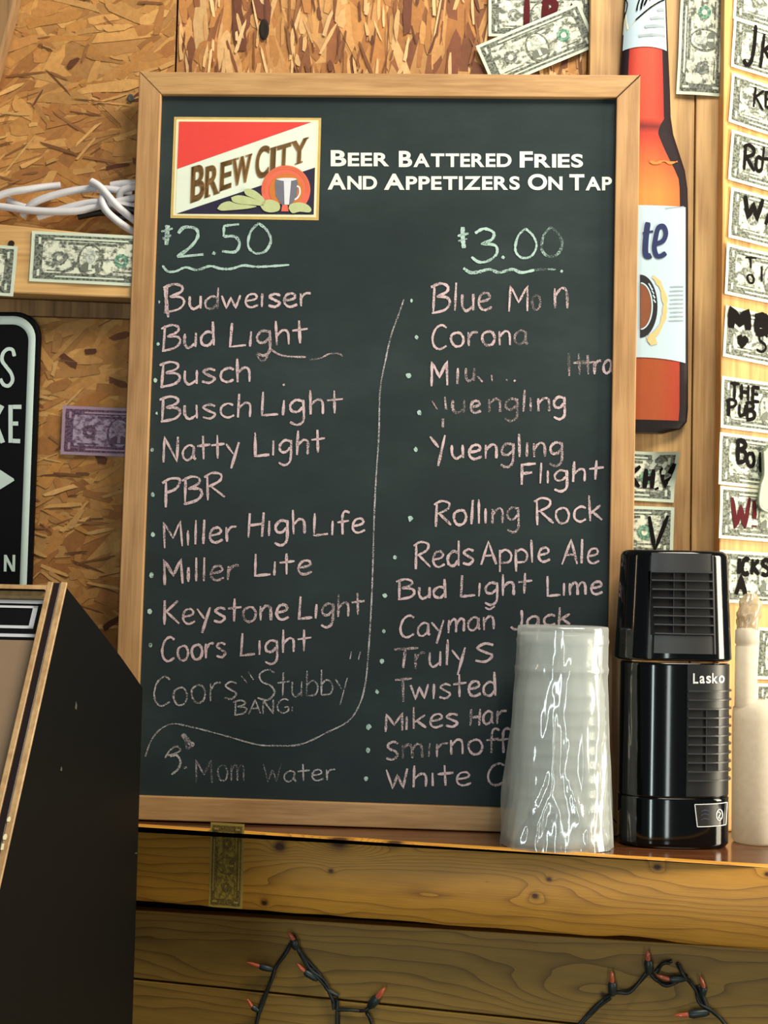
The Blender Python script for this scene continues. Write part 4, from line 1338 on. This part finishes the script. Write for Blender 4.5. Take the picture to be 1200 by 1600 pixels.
outer = [lean(*p) for p in rrect(-330, 487, 63, 1010, 40)]
fr = [SG.px(*p) for p in outer]
mb.prism(fr, [Vector((p.x, -.004, p.z)) for p in fr], M['enamel_black'])
sign = mb.build('sign', origin=(fr[0].x - .1, -.004, fr[0].z), bevel=.002)
tag(sign, 'black enamel sign with raised white border and arrow at left photo edge', 'sign')
mb = MB()
ro_, ri_ = [lean(*p) for p in rrect(-322, 494, 56, 1003, 36)], [lean(*p) for p in rrect(-310, 507, 45, 990, 26)]
mid = [((a[0] + b[0]) / 2, (a[1] + b[1]) / 2) for a, b in zip(ro_, ri_)]
mb.grid([[SG.px(*p, .0003) for p in ro_], [SG.px(*p, .0026) for p in mid], [SG.px(*p, .0003) for p in ri_]], M['enamel_white'], closed=True)
mb.build('border', sign)
mb = MB()
sf = lambda x, y: SG.px(x, y, .0016)
ribbon(mb, smooth([(23, 557), (20, 547), (12, 546), (5, 553), (4, 564), (10, 573), (18, 584), (20, 595), (14, 603), (6, 601), (1, 592)], 6), 5.6, M['enamel_white'], sf, .05)
ribbon(mb, [(-14, 636), (-14, 692)], 7, M['enamel_white'], sf, .05, False)
ribbon(mb, [(4, 634), (-11, 662)], 7, M['enamel_white'], sf, .05, False)
ribbon(mb, [(-9, 655), (5, 692)], 7, M['enamel_white'], lambda x, y: SG.px(x, y, .0018), .05, False)
for s in ([(17, 633), (17, 692)], [(20, 636), (34, 636)], [(20, 662), (29, 662)], [(20, 689), (32, 689.5)]):
    ribbon(mb, s, 6.6, M['enamel_white'], sf, .03, False)
tag(mb.build('lettering', sign), 'white raised letters')
mb = MB()
mb.face([sf(*p) for p in ((-90, 742), (-20, 742), (-20, 726), (2, 735), (22, 748), (23, 751), (2, 764), (-20, 774), (-20, 758), (-90, 758))], M['enamel_white'])
tag(mb.build('arrow', sign), 'white raised arrow')
mb = MB()
for k, s in enumerate(([(9, 867), (8.5, 893)], [(9, 868), (21, 892)], [(22.5, 867), (22, 893)])):
    ribbon(mb, s, 4.2, M['enamel_white'], lambda x, y, k=k: SG.px(x, y, .0016 + .0002 * k), .05, False)
tag(mb.build('lettering', sign), 'small white raised letter')

# ------------------------------------------------------------------ arcade cabinet
CX = -.272
CS = Plane((CX, -.3, 1.5), (0, 1, 0), (0, 0, 1))      # outer face of the right-hand side panel
sil = [CS.loc(*p) for p in ((104, 918), (150, 976), (190, 1028), (223, 1075))]
fpt = [CS.loc(*p) for p in ((104, 918), (0, 1388))]
(ya1, za1), (ya2, za2) = fpt
k = (za2 - .10 - za1) / (za2 - za1)
y_low, z_low = ya1 + (ya2 - ya1) * k, za1 + (za2 - za1) * k
backy = sil[-1][0]
poly = sil + [(backy, -1.5), (y_low + .12, -1.5), (y_low + .12, z_low - .30), (y_low - .10, z_low - .12), (y_low - .10, z_low), (y_low, z_low)]
root = thing('arcade_cabinet', (CX - .26, -.5, 0), 'black arcade game cabinet with striped edge trim and dull brown screen at left', 'arcade cabinet')


def side_panel(x):
    mb = MB()
    mb.prism([Vector((x, -.3 + a, 1.5 + b)) for a, b in reversed(poly)], [Vector((x - .016, -.3 + a, 1.5 + b)) for a, b in reversed(poly)], M['cab_black'])
    return mb.build('side_panel', root)


sp = side_panel(CX)
side_panel(CX - .52)
# worn marks on the visible side
mb = MB()
for u, v, w_, h_ in ((118, 1102, 3.4, 14), (95, 1201, 3.2, 8), (212, 1333, 5, 2)):
    c = [(u - w_ / 2, v + h_ / 3), (u, v - h_ / 2), (u + w_ / 2, v), (u + w_ / 3, v + h_ / 2)]
    mb.face([CS.px(*p, .0004) for p in c], M['scuff'])
mb.build('scuff', sp)
# striped edge trim along the sloping front edge
d2 = Vector((0, ya2 - ya1, za2 - za1)).normalized()
FN = Vector((0, d2.z, -d2.y))
if FN.y > 0: FN = -FN
E0 = Vector((CX, -.3 + ya1, 1.5 + za1))
Ln = math.hypot(y_low - ya1, z_low - za1)
mb = MB()
for x0, x1, mat, hh in ((-.0052, .0004, 'cab_tan', .0028), (-.0116, -.0052, 'cab_dark', .0018), (-.0166, -.0116, 'cab_tan', .0028)):
    fr = [E0 + Vector((x, 0, 0)) + d2 * s + FN * hh for x, s in ((x0, -.004), (x1, -.004), (x1, Ln), (x0, Ln))]
    mb.prism(fr, [p - FN * (hh - .0002) for p in fr], M[mat])
mb.build('edge_trim', root, bevel=.001)
mb = MB()
ETP = Plane(E0 + FN * .0032, (1, 0, 0), -d2)
for s in ([(15, 1276), (13, 1284)], [(9, 1303), (7, 1312)], [(5, 1318), (3, 1328)]):
    a, b = ETP.loc(*s[0]), ETP.loc(*s[1])
    ribbon(mb, [a, ((a[0] + b[0]) / 2, (a[1] + b[1]) / 2), b], .0028, M['scuff_pale'], lambda x, y: ETP.P(x, y, 0), .3)
mb.build('chipped_paint', root)
# monitor face: slightly sunk between the side panels
FC = Plane(E0 - FN * .012, (1, 0, 0), -d2)
X0, X1 = -.52, -.0176


def fz(v):
    return FC.loc(30, v)[1]


def bar(nm, v0, v1, mat, h0=-.02, h1=0.0, parent=root, xs=(X0, X1)):
    mb = MB()
    b0, b1 = fz(v0), (fz(v1) if v1 else -Ln - .005)
    fr = [FC.P(xs[0], b1, h1), FC.P(xs[1], b1, h1), FC.P(xs[1], b0, h1), FC.P(xs[0], b0, h1)]
    bk = [FC.P(xs[0], b1, h0), FC.P(xs[1], b1, h0), FC.P(xs[1], b0, h0), FC.P(xs[0], b0, h0)]
    mb.prism(fr, bk, M[mat])
    return mb.build(nm, parent)


bar('top_rail', 918, 936, 'cab_tan', -.02, .004)
bz_ = bar('bezel', 936.3, 1000, 'cab_bezel')
bar('screen', 1000.3, None, 'cab_screen')
mb = MB()
for v0, v1, x1 in ((938, 943.5, -.0196), (991, 996, -.0196)):
    fr = [FC.P(X0, fz(v1), .0006), FC.P(x1, fz(v1), .0006), FC.P(x1, fz(v0), .0006), FC.P(X0, fz(v0), .0006)]
    mb.face(fr, M['cab_line'])
xr = FC.loc(60, 948)[0]
for (xa_, xb_, v0, v1) in ((X0, xr, 947, 950.5), (X0, xr, 978, 982.5), (xr - .0042, xr, 947, 982.5)):
    mb.face([FC.P(xa_, fz(v1), .0006), FC.P(xb_, fz(v1), .0006), FC.P(xb_, fz(v0), .0006), FC.P(xa_, fz(v0), .0006)], M['cab_line'])
tag(mb.build('bezel_lines', bz_), 'silver outline and stripes')
# rear cover behind the slope, lower front, control panel
mb = MB()
for (a, b) in zip(sil, sil[1:]):
    mb.face([Vector((CX - .019, -.3 + a[0], 1.498 + a[1])), Vector((CX - .019, -.3 + b[0], 1.498 + b[1])), Vector((CX - .52, -.3 + b[0], 1.498 + b[1])), Vector((CX - .52, -.3 + a[0], 1.498 + a[1]))], M['cab_black'])
mb.box((CX - .52, -.3 + backy - .012, 0), (CX - .019, -.3 + backy - .002, 1.498 + sil[-1][1]), M['cab_black'])
mb.build('rear_cover', root)
mb = MB()
mb.box((CX - .52, -.3 + y_low - .098, 1.5 + z_low - .06), (CX - .0192, -.3 + y_low + .02, 1.5 + z_low - .012), M['cab_bezel'])
mb.build('control_panel', root)
mb = MB()
mb.box((CX - .52, -.3 + y_low + .13, 0), (CX - .0192, -.3 + y_low + .145, 1.5 + z_low - .06), M['cab_black'])
mb.build('front_panel', root)


# ------------------------------------------------------------------ tower fan
FX, FY = 0.0, -.126
FPn = Plane((0, FY, 1.5), (1, 0, 0), (0, 0, 1))
FX = FPn.loc(1052, 1150)[0]
FPf = Plane((0, FY - .040, 1.5), (1, 0, 0), (0, 0, 1))
z_at = lambda v, u=1052: 1.5 + FPf.loc(u, v)[1]
root = thing('tower_fan', (FX, FY, SH), 'glossy black tabletop tower fan with swivel head standing right of the cup sleeve', 'fan')
NE = 2.5


def sec(phi, a, b):
    s, c = math.sin(phi), math.cos(phi)
    return (a * math.copysign(abs(s) ** (2 / NE), s), -b * math.copysign(abs(c) ** (2 / NE), c))


def fan_body(rings, mat, name, parent, n=64):
    mb = MB()
    rows = []
    full = []
    for r0, r1 in zip(rings, rings[1:]):            # extra rings keep the long faces straight
        dz = r1[0] - r0[0]
        full.append(r0)
        if dz > .02:
            for e in (.0015, dz - .0015):
                full.append(tuple(p + (q - p) * e / dz for p, q in zip(r0, r1)))
    full.append(rings[-1])
    for z, a, b, dx in full:
        rows.append([(FX + dx + sec(2 * math.pi * k / n, a, b)[0], FY + sec(2 * math.pi * k / n, a, b)[1], z) for k in range(n)])
    mb.grid(rows, mat, closed=True)
    mb.face(list(reversed(rows[0])), mat)
    mb.face(rows[-1], mat)
    return mb.build(name, parent)


zb0, zb1, zb2, zh0, zh1 = SH + .0005, z_at(1247), z_at(1036), z_at(1034), 1.5 + FPn.loc(1052, 861)[1]
A1, A2 = .0632, .0625
base_p = fan_body([(zb0, A1 - .003, .037, 0), (zb0 + .004, A1, .0395, 0), (zb1 - .002, A1, .0395, 0), (zb1 - .0008, A1 - .0015, .0385, 0)], M['fan_gloss'], 'base', root)
body_p = fan_body([(zb1 - .0006, A1 - .0016, .0385, 0), (zb1 + .0004, A1 - .0006, .0395, 0), (zb2 - .002, A2 - .0006, .0395, 0), (zb2, A2 - .002, .038, 0)], M['fan_gloss'], 'body', root)
HT = lambda z: (z - zh0) / (zh1 - zh0)
head_ring = lambda z, inset=0: (z, .0672 - .0062 * HT(z) - inset, .0410 - .003 * HT(z) - inset, -.0018)
head_p = fan_body([head_ring(zh0 + .0006, .003), head_ring(zh0 + .003), head_ring(zh0 + .06), head_ring(zh1 - .006), head_ring(zh1 - .002, .0014), head_ring(zh1, .005)], M['fan_gloss'], 'head', root)


def project(p):
    d = p - CAM
    z = d.dot(_F)
    return 600 + FPX * d.dot(_R) / z, 800 - FPX * d.dot(_U) / z


def phi_at(u, a, dx=0.0, v=1150, b=.0395):
    """angle on the body's curve where photo column u falls"""
    lo, hi = -1.5, 1.5
    z = z_at(v, u)
    for _ in range(40):
        m_ = (lo + hi) / 2
        x, y = sec(m_, a, b)
        if project(Vector((FX + dx + x, FY + y, z)))[0] < u:
            lo = m_
        else:
            hi = m_
    return lo


def patch(mb, dims, p0, p1, z0, z1, mat, off, thick=0.0, n=14, skew=0.0):
    """panel that follows the body's curve between two angles; dims(z)->(a,b,dx); optional thickness"""
    def pt(p, z, o):
        a, b, dx = dims(z)
        x, y = sec(p, a + o, b + o)
        return (FX + dx + x, FY + y, z)
    def pl(z):
        return p0 + skew * (z1 - z) / (z1 - z0)
    front = [[pt(pl(z) + (p1 - pl(z)) * k / n, z, off + thick) for k in range(n + 1)] for z in (z0, z1)]
    mb.grid(front, mat)
    if thick:
        back = [[pt(pl(z) + (p1 - pl(z)) * k / n, z, off) for k in range(n + 1)] for z in (z0, z1)]
        for f_, b_, fl in ((front[0], back[0], 0), (front[1], back[1], 1)):
            mb.grid([f_, b_] if fl else [b_, f_], mat)
        for k in (0, n):
            mb.face([front[0][k], front[1][k], back[1][k], back[0][k]], mat)


hd = lambda z: (.0672 - .0062 * HT(z), .0410 - .003 * HT(z), -.0018)
bd = lambda z: (A2 - .0006, .0395, 0)
bs = lambda z: (A1, .0395, 0)
pH0, pH1 = phi_at(1016, .064, -.0018, 950), phi_at(1112, .064, -.0018, 950)
mb = MB()
patch(mb, hd, pH0, pH1, z_at(895), z_at(864), M['fan_grey'], .0002, .0012)
mb.build('head_fascia', head_p)
mb = MB()
patch(mb, hd, pH0 + .10, pH1, z_at(1021), z_at(993), M['fan_grey'], .0002, .0010)
mb.build('head_fascia', head_p)
mb = MB()
patch(mb, hd, pH0, pH1, z_at(993), z_at(895), M['fan_hole'], .0003)
gr = mb.build('grille', head_p)
mb = MB()
for v in (893, 907, 921, 934.5, 949, 962, 976, 990):
    patch(mb, hd, pH0 + .02 + (v - 893) * .0010, pH1, z_at(v + 1.1), z_at(v - 1.1), M['fan_grey'], .0003, .0028)
for u, wv in ((1070, .012), (1052, .006)):
    p_ = phi_at(u, .064, -.0018, 950)
    patch(mb, hd, p_, p_ + wv, z_at(991), z_at(895), M['fan_grey'], .0002, .0016, 2)
patch(mb, hd, pH0 - .045, pH0, z_at(1030), z_at(893), M['print_silver'] if False else M['fan_grey'], .0002, .0022, 3, skew=.10)
patch(mb, hd, pH1, pH1 + .035, z_at(1021), z_at(866), M['fan_grey'], .0002, .0022, 3)
mb.build('louvre', head_p)
pB0, pB1 = phi_at(1073, A2, 0, 1150), phi_at(1148, A2, 0, 1150)
pB1 = 1.62
mb = MB()
patch(mb, bd, pB0, pB1, z_at(1244), z_at(1038), M['fan_satin'], .0002, .0008)
fas = mb.build('vent_panel', body_p)
mb = MB()
patch(mb, bd, pB0 + .02, phi_at(1122, A2, 0, 1150), z_at(1206), z_at(1108), M['fan_hole'], .0012)
mb.build('vent_opening', fas)
mb = MB()
for k in range(11):
    v = 1079 + k * 14
    patch(mb, bd, pB0 + .005, pB1, z_at(v + 1.2), z_at(v - 1.2), M['fan_grey'], .0010, .0026)
p_ = phi_at(1101, A2, 0, 1150)
patch(mb, bd, p_, p_ + .012, z_at(1206), z_at(1110), M['fan_grey'], .0010, .0018, 2)
mb.build('vent_slat', fas)


def wrap_fn(dims, off):
    def fn(u, v):
        z = z_at(v, u)
        a, b, dx = dims(z)
        p = phi_at(u, a, dx, v)
        x, y = sec(p, a + off, b + off)
        return (FX + dx + x, FY + y, z)
    return fn


mb = MB()
fn = wrap_fn(bd, .0016)
xs = [(1082, 1090), (1092, 1100), (1102, 1109.5), (1111, 1119.5), (1121, 1130)]
for c, (a, b) in zip('Lasko', xs):
    top_ = 1052 if c in 'Lk' else 1056
    put_glyph(mb, c, M['print_silver'], lambda s, t, a=a, b=b, top_=top_: fn(a + (b - a) * s, 1068 + (top_ - 1068) * t), .02)
tag(mb.build('brand_lettering', fas), 'small white maker lettering')
mb = MB()
fn = wrap_fn(bs, .0006)
q = [(1085, 1257), (1135, 1257), (1133, 1292), (1089, 1292)]
mb.grid([[fn(a, b) for a, b in ((1085, 1257), (1102, 1257), (1118, 1257), (1135, 1257))], [fn(a, b) for a, b in ((1089, 1292), (1103, 1292), (1118, 1292), (1133, 1292))]], M['fan_satin'])
ctl = mb.build('control_plate', base_p)
mb = MB()
fn2 = wrap_fn(bs, .0010)
ol = q + [q[0]]
for a, b in zip(ol, ol[1:]):
    ribbon(mb, [(a[0] + (b[0] - a[0]) * k / 6, a[1] + (b[1] - a[1]) * k / 6) for k in range(7)], 1.3, M['print_silver'], fn2, 0, False)
mb.build('outline', ctl)
mb = MB()
ribbon(mb, arc(1123, 1275, 4.6, 8.6, 0, 360), 1.4, M['print_silver'], fn2, .1, False)
ribbon(mb, smooth([(1120, 1270), (1125, 1273), (1121, 1279), (1126, 1281)], 4), 1.0, M['print_silver'], fn2, 0, False)
mb.build('dial', ctl)
mb = MB()
for y in (1268, 1274, 1281):
    ribbon(mb, [(1094, y), (1100, y - 2), (1108, y)], 1.6, M['print_blue'], fn2, .2)
mb.build('markings', ctl)

# ------------------------------------------------------------------ sleeve of plastic cups
CPn = Plane((0, -.147, 1.5), (1, 0, 0), (0, 0, 1))
cxp = CPn.loc(871, 1200)[0]
ztop = 1.5 + CPn.loc(871, 980)[1]
root = thing('cup_sleeve', (cxp, -.147, SH), 'stack of clear plastic cups in a crinkled clear sleeve standing before the menu board', 'cups')
CH = ztop - SH - .001
mb = MB()
prof = [(.010, .004), (.053, .004)]
zz = .008
while zz < CH - .07:
    f_ = 1 - .20 * zz / CH
    prof += [(.0540 * f_, zz), (.0550 * f_, zz + .001), (.0550 * f_, zz + .004), (.0536 * f_, zz + .006)]
    zz += .016
prof += [(.0435, CH - .052), (.0455, CH - .050), (.0455, CH - .046), (.0435, CH - .044), (.0445, CH - .02), (.0445, CH - .008), (.042, CH - .006), (.005, CH - .006)]
mb.lathe((cxp + .002, -.147, SH + .0005), prof, M['cups'], 48, 1.08, .96)
mb.build('cup_stack', root)
mb = MB()
rows = []
NT_, NZ = 96, 70
prng = random.Random(3)
creases = [(prng.uniform(-1.2, 1.3), prng.uniform(.1, .5), prng.uniform(-.5, .5), prng.uniform(.04, .09)) for _ in range(9)]
for i in range(NZ + 1):
    t_ = i / NZ
    z = SH + .0008 + (CH - .0008) * t_
    r0 = .0665 - .0125 * min(1, t_ / .78) - .0008 * t_
    row = []
    for k in range(NT_):
        a = 2 * math.pi * k / NT_
        dx, dy = math.cos(a), math.sin(a)
        ph = math.atan2(dx, -dy)                         # 0 faces the room
        amp = .0035 * (1 - t_) ** 1.2 + .0009
        d = amp * (abs(noise.noise(Vector((dx * 2.2, dy * 2.2, z * 9)))) * 1.8 - .5 + .6 * noise.noise(Vector((dx * 6, dy * 6, z * 24))))
        for p0, zc, sl, ln in creases:                   # sharp diagonal folds in the lower half
            q = (ph - p0) - sl * (t_ - zc) * 3
            if abs(t_ - zc) < .24:
                d += .0036 * math.exp(-(q / .05) ** 2) * math.cos((t_ - zc) / .24 * math.pi / 2)
        d += .0012 * math.exp(-((t_ - .815) / .010) ** 2) + .0010 * math.exp(-((t_ - .795) / .008) ** 2) + .001 * math.exp(-((t_ - .94) / .010) ** 2)
        flat = 1 - .02 * math.cos(4 * a)
        r = (r0 + d) * flat
        row.append((cxp + r * 1.0 * dx + .004 * t_, -.147 + r * .90 * dy, z))
    rows.append(row)
for f_, dz in ((.985, .0012), (.90, .0018), (.5, .0012), (.05, .0008)):
    rows.append([(cxp + .004 + (p[0] - cxp - .004) * f_, -.147 + (p[1] + .147) * f_, ztop + dz) for p in rows[NZ]])
mb.grid(rows, M['wrap'], closed=True)
mb.build('plastic_sleeve', root)

# ------------------------------------------------------------------ frosted jug behind the fan
JPn = Plane((0, -.105, 1.5), (1, 0, 0), (0, 0, 1))
jx = JPn.loc(1184, 1200)[0]
jz = lambda v: 1.5 + JPn.loc(1170, v)[1] - SH
root = thing('jug', (jx, -.105, SH), 'pale frosted plastic jug with crumpled film on top, right of the black fan', 'jug')
mb = MB()
hs = jz(1098)
mb.lathe((jx, -.105, SH), [(.002, .0008), (.027, .0008), (.0295, .004), (.0300, hs - .02), (.0292, hs - .006), (.023, hs), (.010, hs + .004)], M['jug'], 40)
mb.build('body', root)
nx = JPn.loc(1164, 1050)[0]
mb = MB()
h1, h2, h3 = jz(1100) - .004, jz(1010), jz(985)
mb.lathe((nx, -.110, SH), [(.0130, h1), (.0128, h2), (.0115, h2 + .002), (.0132, h2 + .004), (.0128, h3), (.010, h3 + .003), (.002, h3 + .004)], M['jug'], 28)
mb.build('neck', root)
mb = MB()
rows = []
h4 = jz(928)
for i in range(16):
    t_ = i / 15
    row = []
    for k in range(40):
        a = 6.2832 * k / 40
        r = .0105 + .003 * math.sin(t_ * 2.6) + .003 * noise.noise(Vector((math.cos(a) * 2, math.sin(a) * 2, t_ * 5))) + .002 * noise.noise(Vector((math.cos(a) * 6, math.sin(a) * 6, t_ * 9)))
        r *= (1 - max(0, t_ - .8) * 2.2)
        row.append((nx + r * math.cos(a) + .001 + .004 * t_, -.110 + r * .8 * math.sin(a), SH + h3 - .004 + (h4 - h3 + .004) * t_))
    rows.append(row)
mb.grid(rows, M['film'], closed=True)
mb.face(rows[-1], M['film'])
mb.build('film', root)

# ------------------------------------------------------------------ string of mini lights on the counter front
ST = Plane(FPL.P(0, 0, .0045), bdir, (0, 0, 1))
root = thing('string_lights', ST.px(480, 1500), 'dark green string of mini lights with red bulbs looped along the counter front', 'string lights')
mb = MB()
runs = [
 [(392, 1690), (402, 1600), (412, 1565), (424, 1530), (432, 1510), (448, 1488), (460, 1462)],
 [(460, 1470), (472, 1490), (490, 1512), (505, 1530), (518, 1555), (526, 1575)],
 [(465, 1480), (480, 1508), (500, 1524), (512, 1545), (530, 1556)],
 [(526, 1560), (528, 1600), (530, 1690)], [(524, 1575), (548, 1578), (570, 1578), (578, 1572)], [(572, 1580), (582, 1600), (600, 1660)],
 [(600, 1660), (700, 1720), (800, 1710), (860, 1650), (905, 1600), (935, 1568), (958, 1552), (985, 1547), (1012, 1520)],
 [(1014, 1516), (1025, 1530), (1045, 1538), (1068, 1528), (1085, 1542), (1096, 1565), (1112, 1580), (1134, 1600), (1170, 1650)],
 [(1024, 1518), (1035, 1506), (1050, 1502)], [(1058, 1504), (1066, 1520), (1074, 1526)], [(1090, 1540), (1098, 1556), (1108, 1578)],
 [(952, 1556), (930, 1578), (908, 1600), (890, 1630)],
]
for i, s in enumerate(runs):
    pts = [ST.px(u, v, .001 + .002 * math.sin(j * 1.7 + i)) for j, (u, v) in enumerate(s)]
    mb.tube(smooth([tuple(p) for p in pts], 6), .0021, M['wire'], 8)
    pts = [ST.px(u + 3.2 * math.sin(j * 2.1 + 1), v + 1.6 * math.cos(j * 2.6), .0035 - .002 * math.sin(j * 1.7 + i)) for j, (u, v) in enumerate(s)]
    mb.tube(smooth([tuple(p) for p in pts], 6), .0018, M['wire'], 8)
mb.build('wire', root)
for (a, b, c, r) in (((464, 1482), (461, 1466), (453, 1454), 1.0), ((428, 1514), (408, 1508), (389, 1501), .8), ((498, 1530), (478, 1516), (467, 1503), .85), ((578, 1572), (592, 1556), (604, 1540), 1.15), ((405, 1578), (396, 1571), (390, 1558), .7),
                     ((957, 1554), (957, 1532), (956, 1514), 1.0), ((1015, 1520), (1013, 1498), (1012, 1482), 1.0), ((1072, 1528), (1046, 1528), (1026, 1521), .85), ((1108, 1580), (1076, 1583), (1054, 1584), 1.0), ((1097, 1555), (1100, 1540), (1094, 1522), .85)):
    A_, B_, C_ = ST.px(*a, .003), ST.px(*b, .006), ST.px(*c, .008)
    mb = MB()
    mb.tube([A_, A_ * .75 + B_ * .25, A_ * .2 + B_ * .8, B_], [.0030 * r, .0046 * r, .0050 * r, .0034 * r], M['socket'], 10)
    so = mb.build('socket', root)
    mb = MB()
    mb.tube([A_ * .15 + B_ * .85, B_ * .8 + C_ * .2, B_ * .4 + C_ * .6, B_ * .1 + C_ * .9, C_], [.0026 * r, .0027 * r, .0024 * r, .0013 * r, .0004 * r], M['bulb'], 10)
    tag(mb.build('bulb', so), 'pointed red bulb')

# ------------------------------------------------------------------ floor below
mb = MB()
mb.box((-1.6, -3.0, -.05), (1.6, .1, 0), M['grey_board'])
tag(mb.build('floor'), kind='structure')
